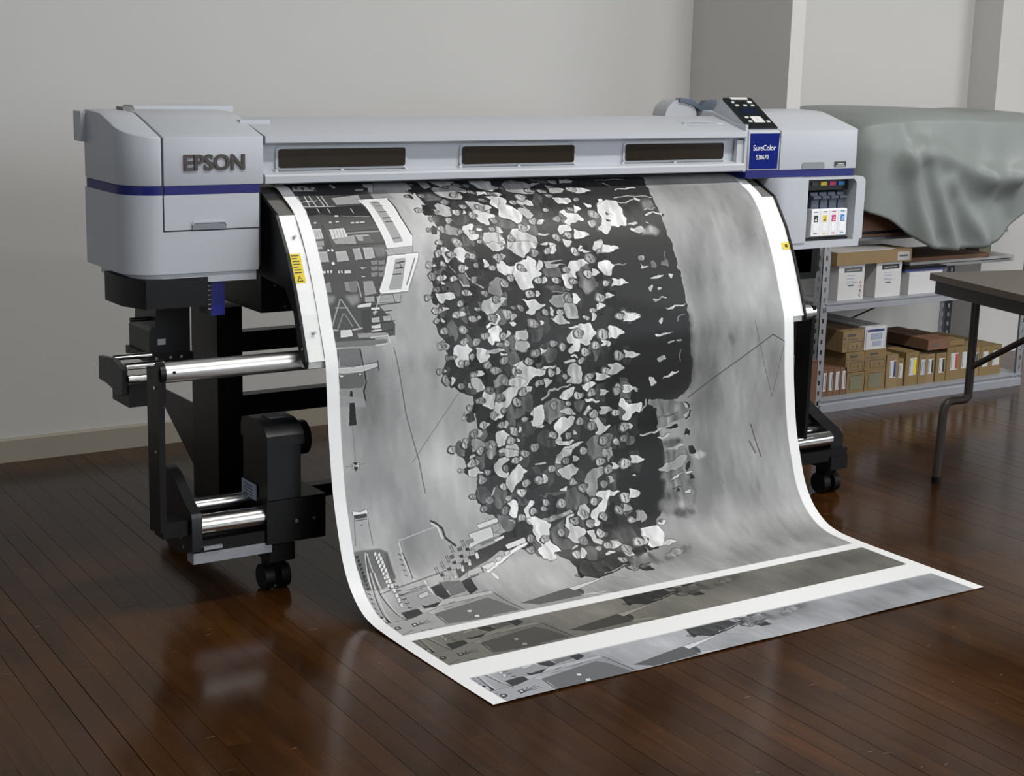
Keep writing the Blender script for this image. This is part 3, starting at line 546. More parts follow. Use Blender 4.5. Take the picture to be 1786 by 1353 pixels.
PRINT = ('p50,0.0;391,72,393,180,399,236,406,281,407,307,373,354,349,409,350,472,365,504,329,533,344,573,369,601,349,657,351,695,389,725,436,742,446,766,440,812,447,852,382,868,383,899,410,928,439,963,428,989,432,1024,434,1052,473,1081,499,1116,454,1133,453,1169,520,1173,598,1189,657,1227,666,1261,660,1291,710,1324,775,1302,831,1288,916,1226,981,1180,1031,1135,1055,1087,1079,1023,1078,973,1064,904,1072,841,1145,811,1191,779,1197,731,1190,680,1187,629,1190,570,1192,527,1189,467,1185,414,1181,370,1177,315,1173,258,1176,192,1213,84,768,68,533,73|p36,6.0;941,511,1190,570,1190,680,1196,740,1189,778,1069,821,1059,907,1074,972,1055,1087,992,1155,936,1139,892,1066,870,965,849,864,885,737,890,607|q185,0.0;430,199,472,210,461,241,439,246,430,236,408,231|q215,0.0;470,67,531,66,553,84,525,108,487,116,475,98|q185,0.0;437,67,462,74,455,115,434,125,427,110|q175,0.0;467,112,512,129,535,159,524,180,488,178,458,164,455,146,449,126|q215,0.0;604,75,668,81,657,112,672,134,639,144,602,130,595,112|q160,0.0;500,114,533,115,568,140,549,148,517,138|q210,0.0;595,147,661,154,667,163,649,175,615,167|q225,0.0;600,172,663,178,639,225,614,220,599,207,612,193|q190,0.0;525,188,567,198,589,215,590,231,576,246,533,229,528,210|q222,0.0;538,221,577,235,602,249,566,275,541,265,536,248,529,237|q150,0.0;439,266,464,278,483,295,464,304,434,299,424,289|q220,0.0;486,274,523,270,523,279,500,287,503,296,529,302,525,309,501,320,484,305,480,286|q205,0.0;548,296,595,302,607,316,597,351,553,349,536,323|q70,0.0;459,241,504,239,516,259,484,274,464,267|q58,0.0;481,188,520,188,528,206,499,219,474,214|q110,0.0;407,147,445,154,463,176,429,186,401,176|q110,0.0;474,305,500,319,510,333,485,345,469,336|h373,135,7,168,45|h357,157,7,168,45|h402,99,10,150,45|h406,158,12,150,45|h507,156,15,165,45|h459,191,16,178,45|h366,219,12,185,45|h418,221,8,180,45|h394,250,8,170,45|h446,258,14,195,45|h414,282,12,185,45|h376,283,8,150,45|h507,213,11,185,45|h479,229,15,190,45|h528,245,15,170,45|h561,219,16,170,70|h510,292,10,195,45|h471,293,10,170,45|h395,320,11,190,45|h451,324,16,195,110|h521,322,11,190,45|h572,290,11,175,45|h588,265,13,160,45|h621,243,11,190,45|h570,148,14,150,45|h628,160,14,140,45|h584,188,12,150,45|h501,118,10,150,45|h542,108,14,160,90|h573,114,16,150,45|h679,131,11,140,45|h592,336,8,190,45|q205,0.0;508,222,513,224,515,230,508,236,501,237,506,230|q205,0.0;530,286,539,287,545,291,537,295,527,295,531,291|q205,0.0;589,144,599,146,605,154,592,161,579,162,587,153|q205,0.0;581,209,592,212,599,220,586,226,573,228,579,219|q205,0.0;590,281,602,283,609,292,597,299,584,300,590,291|q170,0.0;696,107,732,81,779,108,828,114,782,130,770,144,786,151,765,172,730,164,688,146|q165,0.0;833,122,891,144,872,162,827,169,832,147|q215,0.0;821,187,874,192,876,210,852,218,829,215,825,200|q200,0.0;694,194,739,196,741,221,714,229,701,218,687,206|q222,0.0;643,180,663,192,645,209,662,218,689,237,688,259,679,273,661,278,641,260,611,248|q190,0.0;682,225,720,229,729,253,706,261,691,251|q225,0.0;817,241,834,236,843,248,876,251,893,273,845,282,837,295,818,281,840,265|q222,0.0;913,218,940,221,940,230,922,233|q228,0.0;959,222,993,195,957,270,950,254|q205,0.0;800,286,839,289,837,307,799,311,789,300|q225,0.0;794,333,832,334,814,355,800,349|q205,0.0;621,306,651,286,684,304,710,319,712,338,700,353,653,354,612,352,609,323|q210,0.0;599,282,609,299,604,302,593,300|q215,0.0;591,305,608,319,583,332|q190,0.0;718,307,759,313,757,318,719,314|q205,0.0;715,340,748,335,740,345|q80,0.0;618,261,643,264,653,281,637,293,612,288|q75,0.0;776,160,789,179,774,214,746,222,744,199|q60,0.0;708,211,770,223,774,281,753,295,722,241|q200,0.0;903,340,936,331,925,368,892,366|h715,96,9,150,45|h812,88,15,165,45|h868,105,19,180,45|h762,150,16,165,45|h801,155,14,175,45|h716,183,21,185,120|h675,204,13,180,30|h812,180,13,160,45|h771,233,10,190,45|h714,272,16,190,45|h800,265,17,180,45|h857,234,12,170,45|h899,199,11,160,45|h673,290,16,170,80|h779,319,14,180,45|h816,320,14,190,45|h626,317,14,170,45|h932,257,18,170,110|h913,285,16,180,45|h911,151,19,190,45|h700,220,6,160,4'
'5|q215,0.0;908,87,934,93,949,108,918,117,888,118,903,105|q215,0.0;931,140,962,144,982,158,947,169,912,170,929,155|q215,0.0;877,221,891,224,898,236,881,247,865,249,874,235|q205,0.0;738,261,749,263,755,273,742,281,730,283,736,272|q220,0.0;845,300,875,305,896,319,866,330,835,332,846,317|q215,0.0;748,335,764,338,774,350,757,360,741,362,748,349|q205,0.0;691,281,697,283,700,290,692,297,685,299,690,290|q222,0.0;997,208,1032,212,1033,231,1042,234,1040,279,1035,303,981,295,967,318,952,320,931,302,960,274,949,250,961,224|q48,0.0;1042,230,1113,224,1110,241,1114,265,1115,277,1097,291,1047,289,1044,274|q80,0.0;973,249,991,256,976,261|q40,0.0;969,272,985,275,984,283,972,286|l180,4.1;1036,216,1069,218,1099,210,1120,208|q200,0.0;1106,198,1126,209,1117,217,1105,215|l205,3.3;1029,106,1096,102,1134,106|l200,4.5;1041,124,1060,137|l205,5.0;1067,156,1111,152,1144,153|l195,3.3;1032,197,1101,192,1172,203|l175,4.6;1120,247,1150,246,1167,243|l205,5.5;1116,265,1153,259,1177,259|q40,0.0;1155,236,1172,237,1171,247,1163,251|q40,0.0;1179,256,1191,268,1175,269|q205,0.0;1039,311,1093,300,1097,315,1068,323|q190,0.0;1040,296,1077,288,1078,296,1043,299|q150,2.0;1081,313,1138,297,1152,323,1126,331,1083,329|q120,3.0;1125,211,1168,210,1161,247,1116,245|l200,4.2;1113,288,1120,292|q222,0.0;921,354,960,357,990,364,957,368,917,367,928,361|q205,0.0;400,330,412,332,422,349,431,353,438,340,460,334,469,350,496,358,464,368,457,384,435,368,408,375,391,354|q210,0.0;538,328,587,327,585,354,552,352|q222,0.0;561,380,580,379,595,398,622,399,617,421,580,425,561,411|q140,0.0;523,440,548,428,579,433,559,455,559,474,545,486,515,468|q185,0.0;494,488,531,480,574,490,565,497,531,517,502,533,484,514|q215,0.0;346,460,407,460,414,476,386,476,373,487,365,490,354,470|q110,0.0;434,408,457,411,461,445,445,451,431,431|q85,0.0;408,436,438,447,429,475,415,471|q200,0.0;375,429,393,438,378,440|q40,0.0;366,363,393,362,406,376,396,393,368,390|q75,0.0;469,328,499,340,487,351,470,347|l150,2.8;412,389,422,408|l175,3.6;456,410,464,423,503,454|l180,4.3;434,436,440,447,458,447|h383,352,12,180,45|h423,359,14,190,45|h391,383,11,180,110|h350,384,14,170,90|h444,398,15,185,45|h352,413,14,160,45|h374,419,12,185,45|h414,423,13,195,45|h479,430,12,180,45|h494,389,11,180,45|h545,399,12,200,110|h568,370,15,170,45|h357,449,11,120,45|h383,450,10,90,45|h443,467,13,185,45|h328,470,11,170,45|h420,494,12,180,45|h353,505,10,180,45|h401,524,14,195,45|h572,446,13,185,40|h596,431,13,180,45|h504,467,10,150,45|h535,489,12,160,45|h472,510,10,170,45|h565,532,16,190,110|h475,362,9,160,45|h584,514,9,140,45|q190,0.0;484,355,494,357,500,363,491,369,480,369,484,362|q205,0.0;362,380,367,381,371,386,365,389,359,390,362,385|q205,0.0;457,390,464,392,470,398,462,402,454,403,457,397|q205,0.0;386,413,392,415,395,421,389,426,383,427,386,420|q195,0.0;552,481,564,483,574,491,562,497,548,498,553,490|q200,0.0;365,499,378,501,389,506,377,509,363,509,367,504|q200,0.0;417,517,429,519,437,525,427,529,415,530,419,524|q190,0.0;452,459,459,461,463,468,456,474,449,475,452,467|q200,0.0;523,376,533,379,539,388,528,397,517,399,522,387|q170,0.0;584,364,592,366,597,371,589,376,581,377,584,371|q200,0.0;614,351,638,326,709,336,700,351,674,362,654,373,631,367|q228,0.0;617,396,653,378,661,382,671,375,691,386,688,413,703,424,679,436,665,445,665,461,635,469,620,458,612,442,608,419|q205,0.0;699,385,716,396,704,411,687,418|q175,0.0;720,393,788,390,793,402,768,406,730,417,717,408|q40,0.0;788,390,802,392,796,404,738,401,739,397|q215,0.0;803,394,873,389,872,406,819,424,817,441,798,436,766,429,790,415|q215,0.0;765,428,800,431,807,443,798,474,773,471,766,448|q100,0.0;827,416,865,409,878,449,888,475,839,495,817,467|q130,2.0;839,452,876,457,878,483,842,494,825,471|q215,0.0;794,334,830,335,819,350,806,353|q95,0.0;704,411,767,411,768,438,742,433,709,438|q80,0.0;696,465,730,459,767,463,766,474,728,478|q205,0.0;621,491,643,497,662,495,679,509,698,509,692,517,663,526,642,543,622,533,639,521,633,505|q150,0.0;703,503,738,487,788,485,787,515,767,519,750,522,730,524|q175,0.0;752,513,'
'791,515,800,536,801,561,760,558|q222,0.0;896,408,937,400,926,442,909,439|q215,0.0;903,339,932,340,929,358,899,368,897,354|q200,0.0;846,367,890,371,864,377|l130,3.1;725,481,785,477|h689,366,16,170,60|h737,362,14,190,45|h827,366,16,200,45|h876,391,19,165,80|h638,405,14,190,40|h785,419,14,180,45|h683,444,15,190,45|h743,446,15,185,60|h801,453,15,170,90|h857,434,16,190,45|h648,480,15,190,25|h606,517,14,165,40|h689,535,15,185,30|h736,540,16,185,30|h774,501,16,160,70|h882,506,19,195,70|h850,538,14,195,45|h822,556,11,190,45|h911,466,12,195,45|h919,371,12,160,90|q215,0.0;753,346,765,349,773,360,759,370,746,372,752,359|q200,0.0;852,349,858,351,861,359,853,367,846,369,850,359|q205,0.0;700,436,710,439,716,446,706,453,696,454,700,445|q205,0.0;875,418,890,421,900,432,885,441,869,443,876,430|q205,0.0;667,470,677,472,683,480,673,488,663,489,668,479|q205,0.0;794,485,807,489,816,502,802,514,787,516,793,501|q190,0.0;709,521,715,524,718,533,711,542,704,544,708,533|q205,0.0;865,525,884,527,898,534,881,539,862,539,868,532|q225,0.0;929,356,941,358,948,367,936,375,923,376,929,366|q222,0.0;896,406,917,397,941,400,948,411,964,413,948,421,938,444,912,439|l160,2.4;954,413,1000,413|h939,564,14,195,90|q225,0.0;930,352,964,356,990,366,959,373,924,373,934,363|q215,0.0;936,452,970,456,997,467,966,475,931,475,941,464|q200,0.0;904,493,924,496,939,503,921,509,901,509,907,501|q220,0.0;953,550,990,555,1018,566,985,574,948,573,958,562|q210,0.0;874,521,889,524,900,531,886,537,870,537,875,529|q160,0.0;1047,393,1070,394,1065,405,1048,406|q190,0.0;1047,416,1056,423,1081,425,1052,430|q120,0.0;1086,413,1103,408,1103,429,1084,428|q110,0.0;1130,410,1153,411,1155,429,1124,425|l120,3.0;1148,384,1143,411|q205,0.0;1074,461,1109,451,1130,450,1102,461|q190,0.0;1143,451,1164,452,1151,465|q195,0.0;1060,487,1077,478,1079,487,1065,501|q180,0.0;1093,489,1110,492,1104,499,1092,496|q170,0.0;1069,520,1084,520,1125,519,1122,522,1087,525,1077,531|q205,0.0;1108,552,1133,549,1195,544,1171,551,1140,556|q218,0.0;375,617,396,604,422,603,434,619,421,633,422,652,407,663,385,660,372,639|q220,0.0;494,569,523,554,543,573,525,582,527,599,505,612,489,595|q205,0.0;528,523,542,544,529,552,507,557,493,566,491,558,524,549|q205,0.0;448,614,482,621,493,644,462,659,452,636|q165,0.0;482,620,545,627,503,634,481,632|q175,0.0;576,590,605,576,621,575,613,637,586,636,576,618|q100,0.0;555,635,578,634,588,663,558,677|q215,0.0;558,675,600,658,612,681,610,737,556,732,568,706|q205,0.0;518,632,548,638,544,642,523,641|q190,0.0;336,590,362,592,370,603,359,613,338,611|q130,0.0;501,703,538,694,526,721,500,726|q205,0.0;566,552,584,552,590,559,575,564|q80,0.0;427,572,441,598,435,613,416,596|q195,0.0;416,708,445,703,467,723,419,719|q110,0.0;428,678,455,678,438,691|h340,534,11,180,40|h451,536,14,185,45|h513,540,14,165,45|h359,563,13,160,35|h418,563,13,190,90|h480,585,14,190,120|h540,590,15,180,45|h345,601,13,160,120|h414,596,12,180,70|h450,599,12,190,110|h359,634,10,140,45|h376,634,9,150,110|h433,637,10,185,30|h522,611,12,150,45|h548,611,13,190,120|h402,654,10,180,110|h416,653,9,170,45|h484,664,14,185,110|h536,657,14,160,100|h333,669,10,175,45|h352,695,13,150,45|h440,691,13,190,110|h509,682,15,170,110|h569,690,15,170,50|h538,713,16,155,110|h398,714,12,170,45|h440,711,14,140,90|h602,592,15,180,120|h342,506,12,180,45|q205,0.0;414,515,427,517,437,523,425,528,411,529,415,522|q190,0.0;467,530,474,531,479,536,472,540,465,540,468,535|q170,0.0;356,526,363,528,369,533,362,537,354,537,356,532|q205,0.0;450,676,462,679,472,688,461,694,449,695,452,686|q165,0.0;578,527,587,530,594,539,583,548,573,549,577,538|q190,0.0;346,665,351,666,356,671,351,675,345,676,347,670|q205,0.0;368,685,376,687,382,697,375,705,367,706,369,695|q200,0.0;556,575,565,578,570,588,561,596,552,597,556,586|q212,0.0;753,602,774,590,799,574,835,578,842,594,852,604,826,619,825,635,805,636,792,626,788,648,760,657,747,648,769,630,750,626,743,612|q205,0.0;754,584,785,578,801,584,767,588|q180,0.0;752,686,768,679,787,690,799,708,792,738,766,744,737,730,759,719,741,707|q215,0.0;5'
'88,667,609,654,605,670,624,679,639,685,673,695,655,709,621,711,609,737,573,733,574,678|q205,0.0;792,741,837,742,843,749,820,757,796,755|q190,0.0;701,549,743,550,770,572,735,571,710,561|q185,0.0;582,606,616,607,626,622,598,636,576,628|q110,0.0;667,635,708,638,709,667,682,675,667,654|q85,0.0;633,575,678,581,657,615,631,613|q205,0.0;583,581,618,577,616,606,579,599|q95,0.0;635,675,664,667,666,676,646,688|q200,0.0;650,688,707,683,704,689,673,693|q190,0.0;734,673,768,671,776,676,740,680|q205,0.0;762,661,784,659,780,667,764,666|h644,563,17,175,110|h699,623,14,175,50|h786,603,17,170,70|h728,635,15,190,50|h870,609,20,190,90|h843,640,17,195,100|h806,655,17,190,40|h642,642,15,165,90|h616,663,14,185,30|h792,679,15,185,50|h689,704,15,190,40|h878,715,18,190,90|h817,729,18,195,100|h649,728,17,170,40|h581,691,9,150,45|h733,718,9,175,45|q210,0.0;665,554,674,556,680,562,671,567,662,568,665,561|q215,0.0;846,547,854,550,859,560,849,570,840,571,845,559|q215,0.0;893,589,917,593,935,607,914,618,889,619,896,604|q205,0.0;864,623,883,627,898,636,882,642,863,643,867,633|q200,0.0;706,690,716,693,724,702,716,711,706,712,708,701|q200,0.0;896,695,915,699,931,711,915,720,896,721,900,708|q200,0.0;837,716,869,721,896,731,869,737,837,736,844,726|q205,0.0;665,713,681,717,694,729,681,738,665,739,668,726|q205,0.0;658,628,670,631,679,639,669,646,657,647,660,638|h925,677,16,185,100|h919,763,12,190,90|q225,0.0;956,554,990,559,1016,572,986,579,950,579,960,568|q220,0.0;893,588,927,594,953,610,923,623,888,623,897,606|q205,0.0;942,662,977,667,1006,678,977,684,941,683,949,673|q190,0.0;886,691,922,697,951,713,921,723,885,724,893,708|q200,0.0;887,630,894,632,899,639,894,645,887,646,888,638|q220,0.0;934,761,968,765,996,772,968,773,934,771,941,767|q200,0.0;1075,586,1090,582,1091,592,1083,598|q195,0.0;1061,624,1110,624,1134,621,1110,627,1071,633|l180,4.3;1106,653,1128,651|l180,5.2;1139,651,1156,648|q170,0.0;1063,697,1093,687,1099,699,1069,705|q205,0.0;1077,756,1112,742,1155,739,1120,748|q200,0.0;1037,749,1052,750,1060,765,1040,776|l130,3.4;1142,593,1153,581,1176,578|l120,3.4;1149,676,1147,708|q210,0.0;462,742,478,721,500,728,505,743,503,785,483,785,461,768|q214,0.0;524,743,552,728,584,739,617,712,556,707,552,720,584,741,555,770,535,793,530,805,507,819,484,801,503,784,506,771|q100,0.0;541,781,563,783,592,793,602,807,571,821,551,811|q215,0.0;500,854,528,845,550,865,533,877,529,888,503,886|q165,0.0;427,857,449,858,470,879,443,895,418,878|q130,0.0;466,874,486,861,504,875,497,906,472,900|q190,0.0;537,885,559,886,575,906,568,922,508,915,528,899|q220,0.0;612,811,638,789,666,787,665,813,628,822|q222,0.0;615,829,659,835,663,848,635,850|q190,0.0;425,695,456,697,474,726,448,734,437,727|q95,0.0;425,718,444,723,448,737,426,735|q75,0.0;586,827,616,832,642,852,606,876,583,868|h488,732,14,155,90|h597,747,16,180,60|h455,757,14,160,60|h519,757,15,145,100|h421,772,11,170,60|h405,797,10,185,110|h573,773,17,170,60|h529,793,11,170,70|h462,825,15,190,30|h522,831,14,170,80|h433,847,13,175,60|h401,868,13,190,30|h362,879,13,190,30|h447,892,13,190,50|h558,850,15,190,60|h547,877,15,175,60|h486,883,14,170,100|h520,904,13,160,60|h623,903,15,190,60|h591,916,15,175,90|h646,818,17,165,100|h598,824,9,200,110|h501,802,12,165,100|q205,0.0;609,734,618,736,626,743,618,749,608,750,611,742|q190,0.0;445,836,453,838,459,845,452,851,444,851,446,844|q200,0.0;474,818,481,819,486,824,480,828,473,829,475,823|q200,0.0;532,818,540,821,546,831,539,839,530,840,533,829|q200,0.0;577,843,585,845,590,852,584,857,577,857,579,850|q200,0.0;568,871,574,873,579,879,573,884,567,885,569,878|q120,0.0;663,785,696,773,729,782,752,806,735,827,699,833,679,847,662,832|q90,0.0;769,786,796,791,804,808,779,822,768,807|q218,0.0;712,774,730,760,774,749,757,774,739,782|q215,0.0;690,853,711,832,743,829,766,833,761,856,737,866,716,877,719,893,706,908,695,894,712,876|q215,0.0;799,786,817,789,851,796,846,802,804,798|q222,0.0;794,743,838,742,840,751,809,766,796,758|q205,0.0;799,830,811,815,824,807,825,820,808,835|q205,0.0;814,848,846,842,865,868,887,874,'
'859,893,833,888,845,871|q120,0.0;805,908,831,889,888,896,895,905,880,935,853,956,805,950|q222,0.0;920,813,935,793,951,816,985,821,975,839,956,863,935,864,945,836|q205,0.0;697,937,721,919,765,905,801,909,756,919,742,943|q205,0.0;695,894,731,895,762,900,737,912,706,908|q205,0.0;714,812,752,809,771,824,751,825,720,819|q220,0.0;627,793,661,785,665,807,662,839,624,849|q75,0.0;633,890,643,867,667,857,699,894,698,910,655,909|q165,0.0;856,932,889,932,885,960,857,956|l170,5.0;657,774,699,750,754,744|h777,773,15,190,40|h825,772,16,180,60|h743,794,12,170,60|h697,795,13,170,80|h829,833,19,185,30|h782,848,14,175,60|h821,867,16,160,90|h685,878,16,175,60|h741,881,14,165,40|h856,910,18,165,50|h904,917,14,190,60|h932,916,13,160,80|h908,838,17,185,50|h936,883,19,190,70|h789,934,15,190,60|h915,776,17,185,90|q190,0.0;666,718,680,721,691,732,680,740,666,742,669,730|q205,0.0;856,764,874,767,888,775,873,780,855,780,860,772|q205,0.0;940,762,965,766,986,776,965,782,939,782,945,772|q165,0.0;854,811,880,816,900,828,879,835,853,834,859,823|q180,0.0;760,869,768,871,774,877,767,880,759,881,761,875|q180,0.0;952,871,961,874,967,883,959,890,950,891,953,881|q222,0.0;917,813,935,793,950,816,982,818,1003,818,1004,837,993,849,976,839,954,863,933,864,943,835|q30,0.0;993,847,1046,841,1055,862,1055,901,1014,911,981,893|q125,0.0;1024,820,1062,814,1139,825,1170,835,1177,853,1181,870,1162,882,1110,886,1079,898,1057,901,1057,844,1053,836|q190,0.0;1154,835,1172,837,1173,849,1164,851|q190,0.0;1159,864,1179,860,1178,873,1163,878|l35,5.2;1165,833,1180,841,1178,849|l35,5.2;1184,860,1180,875,1165,882|l190,5.0;997,912,1044,908,1072,898|l190,4.2;1006,838,1017,826,1020,811|l70,2.6;1059,869,1138,859|q35,0.0;1083,900,1133,891,1132,904,1087,904|q195,0.0;1055,928,1099,914,1102,923,1076,930|q195,0.0;1079,963,1103,954,1152,951,1142,960,1093,964|q40,0.0;1160,916,1175,916,1174,931,1161,931|q45,0.0;1170,960,1181,961,1193,984,1169,982|q95,2.0;1071,936,1141,931,1148,947,1081,958|q110,2.0;1080,968,1155,963,1164,984,1078,983|q205,0.0;936,760,968,765,994,777,967,784,935,783,942,772|q205,0.0;491,934,507,922,528,918,542,929,517,935,511,954,524,961,537,957,527,976,502,971,489,954|q200,0.0;527,976,545,958,569,943,582,962,599,966,568,983,549,1006,533,1020,523,999|q215,0.0;402,940,428,934,441,951,459,957,429,962,407,956|q80,0.0;429,987,454,989,469,1011,446,1037,423,1018|q95,0.0;468,1017,491,992,516,1008,518,1037,486,1058,470,1043|q225,0.0;513,1044,539,1038,550,1057,531,1089,517,1075,528,1057|q222,0.0;565,1069,587,1046,603,1051,578,1074,579,1087,619,1098,633,1121,573,1113,566,1085|q90,0.0;551,1035,581,1036,586,1052,561,1060,544,1050|q190,0.0;506,895,573,905,560,921,534,922,516,908|q190,0.0;420,880,436,891,424,893|q205,0.0;410,908,431,898,434,905,415,915|q120,0.0;464,899,491,888,502,899,498,919,474,918|q70,0.0;608,954,637,958,645,980,619,976|q85,0.0;476,1072,503,1070,533,1091,496,1102,473,1091|l190,3.8;626,952,657,951|l190,3.6;470,1016,484,1001|h418,924,14,190,60|h384,939,9,190,60|h446,972,16,165,50|h467,950,10,180,100|h525,947,13,130,30|h557,934,15,180,40|h510,998,13,185,50|h410,1013,12,165,45|h464,1030,13,160,80|h440,1048,11,150,30|h565,1021,15,190,60|h521,1031,12,180,80|h582,998,14,180,25|h627,994,17,190,90|h592,1077,15,185,30|h628,1072,14,170,25|h552,1091,15,185,80|h506,1062,14,145,80|h517,1100,12,180,100|h637,1056,13,190,45|q165,0.0;432,913,438,915,442,922,437,927,431,927,433,920|q205,0.0;573,923,580,925,586,931,579,935,572,936,574,930|q205,0.0;644,976,653,980,660,993,649,1003,639,1005,644,991|q205,0.0;696,944,724,925,754,918,747,934,718,942,708,962,689,953|q195,0.0;692,976,726,970,748,962,753,977,766,982,754,995,733,1004,710,999|q150,0.0;780,1010,803,990,831,983,865,986,845,1008,824,1019,817,1044,809,1063,787,1063,778,1036|q228,0.0;820,1051,860,1055,900,1061,851,1077,834,1109,793,1145,783,1143,778,1114,785,1102,820,1090,828,1072,810,1061|q180,0.0;737,1092,763,1076,779,1095,769,1118,744,1123,736,1108|q90,0.0;707,1033,755,1031,780,1057,779,1082,750,1081,727,1094,706,1078|q165,0.0;852,945,858,930,'
'884,937,887,950,872,980,866,953|q150,0.0;608,1103,635,1101,712,1089,723,1102,645,1110|q205,0.0;685,1129,698,1106,724,1100,702,1131|q205,0.0;692,1031,723,1022,711,1037,697,1036|q120,2.0;806,941,851,943,853,959,823,964|q85,0.0;620,1041,647,1033,709,1035,705,1044,651,1043|q205,0.0;643,975,658,985,654,1003,643,1004|h725,954,15,140,25|h839,968,17,190,40|h677,969,13,175,90|h741,1014,15,190,60|h925,985,20,190,90|h865,996,18,165,60|h768,1036,17,140,50|h844,1033,14,160,70|h799,1076,17,185,50|h689,1068,15,175,80|h908,1081,20,195,70|h878,1112,15,175,70|h818,1123,17,175,30|h913,1146,15,185,90|h720,1121,15,180,25|h768,1135,15,170,40|h760,1105,11,175,110|q165,0.0;750,942,764,945,775,952,763,956,748,955,752,949|q200,0.0;947,962,972,968,991,979,969,986,944,985,951,974|q165,0.0;864,1014,873,1017,880,1026,870,1032,860,1033,864,1024|q205,0.0;927,1057,948,1062,964,1075,944,1083,922,1083,929,1070|q175,0.0;898,1096,919,1101,934,1113,914,1119,893,1119,900,1108|q205,0.0;881,976,897,980,910,989,895,996,878,996,883,986|q160,0.0;935,1123,949,1127,957,1138,942,1146,927,1146,935,1135|q125,3.0;1076,966,1159,965,1171,984,1180,1036,1172,1104,1151,1136,1126,1156,1058,1153,1025,1137,1025,1110,1052,1088,1059,1055,1050,1034,1072,1011|q165,0.0;1043,1019,1074,1004,1151,983,1161,989,1131,1020,1082,1026,1052,1024|q170,2.0;1173,984,1209,981,1238,992,1200,1006|q200,0.0;1081,1051,1100,1045,1135,1041,1109,1051|q195,0.0;1138,1040,1163,1034,1176,1037,1150,1043|q35,0.0;1169,966,1194,979,1190,986,1169,982|q35,0.0;1150,1012,1160,1005,1166,1009,1154,1035,1146,1032|q40,0.0;1154,1045,1168,1042,1174,1056,1156,1059|q45,0.0;1100,1074,1112,1091,1095,1089|l50,3.3;1085,1075,1113,1072|q200,0.0;1129,1090,1147,1089,1145,1099,1130,1097|q90,3.0;1076,1139,1143,1145,1148,1161,1095,1167,1070,1156|q222,0.0;1000,1169,1020,1158,1026,1169,1003,1173|l200,3.2;950,1026,958,1024|q205,0.0;947,962,977,968,1001,980,974,987,943,986,952,975|q205,0.0;928,1055,950,1061,966,1075,945,1084,922,1084,930,1070|q175,0.0;896,1097,918,1102,934,1113,914,1118,891,1117,899,1108|q165,0.0;935,1123,961,1129,979,1143,953,1150,926,1149,937,1137|q228,0.0;570,1097,581,1089,607,1096,627,1108,645,1114,632,1125,623,1153,628,1168,640,1185,651,1199,620,1203,624,1219,596,1221,577,1198,584,1178,595,1173,585,1148,579,1137,584,1118|q205,0.0;686,1130,696,1111,713,1101,703,1122,718,1134,747,1142,749,1159,716,1182,696,1178,686,1163,699,1148|q90,0.0;636,1126,663,1121,687,1108,682,1142,651,1158,678,1169,707,1184,674,1196,651,1192,636,1172,629,1141|q150,0.0;636,1103,717,1090,719,1098,648,1109|q60,0.0;677,1254,712,1238,740,1252,701,1310,680,1300,668,1280|q222,0.0;484,1157,548,1145,552,1154,488,1166|q110,0.0;478,1074,503,1073,509,1088,535,1111,498,1122,478,1095|q45,0.0;533,1101,564,1101,583,1116,579,1137,540,1134,484,1145,444,1152,447,1143,506,1132|l232,7.0;422,1210,491,1178,548,1162|l50,2.4;420,1215,493,1182,547,1163|q205,0.0;675,1198,710,1186,700,1199|q80,0.0;707,1202,752,1198,763,1211,742,1248,714,1234|q205,0.0;472,1173,487,1172,488,1181,474,1182|q200,0.0;444,1184,459,1183,459,1191,446,1193|l225,4.9;415,1229,419,1245|h565,1150,15,150,50|h610,1158,15,185,30|h555,1182,15,165,60|h668,1149,13,165,70|h732,1181,17,150,100|h690,1219,16,185,40|h651,1287,8,150,60|q205,0.0;716,1200,724,1204,726,1218,711,1230,700,1231,710,1215|q60,0.0;679,1249,710,1236,736,1258,817,1240,800,1267,827,1279,737,1304,718,1316,683,1300,673,1275|q226,0.0;935,1171,952,1176,996,1171,1007,1208,988,1240,941,1239,936,1224,955,1209,925,1199|q205,0.0;996,1227,1031,1225,1034,1234,984,1242|q215,0.0;1001,1167,1024,1159,1029,1167,1007,1173|q120,3.0;855,1248,937,1262,957,1284,1046,1254,1083,1259,1051,1279,983,1295,909,1312,856,1317,847,1278|q150,0.0;964,1279,1018,1258,1047,1277,976,1289|q205,0.0;779,1227,805,1224,823,1230,784,1237|q205,0.0;816,1191,849,1196,836,1206,819,1196|q75,4.0;825,1157,935,1171,921,1201,856,1210,818,1186|q200,0.0;748,1155,776,1159,801,1201,776,1201,758,1177|q205,0.0;839,1239,865,1233,876,1246,850,1256|l60,4.2;858,1296,903,1294|l200,2.3;732,1307,824,1282|l120,2.'
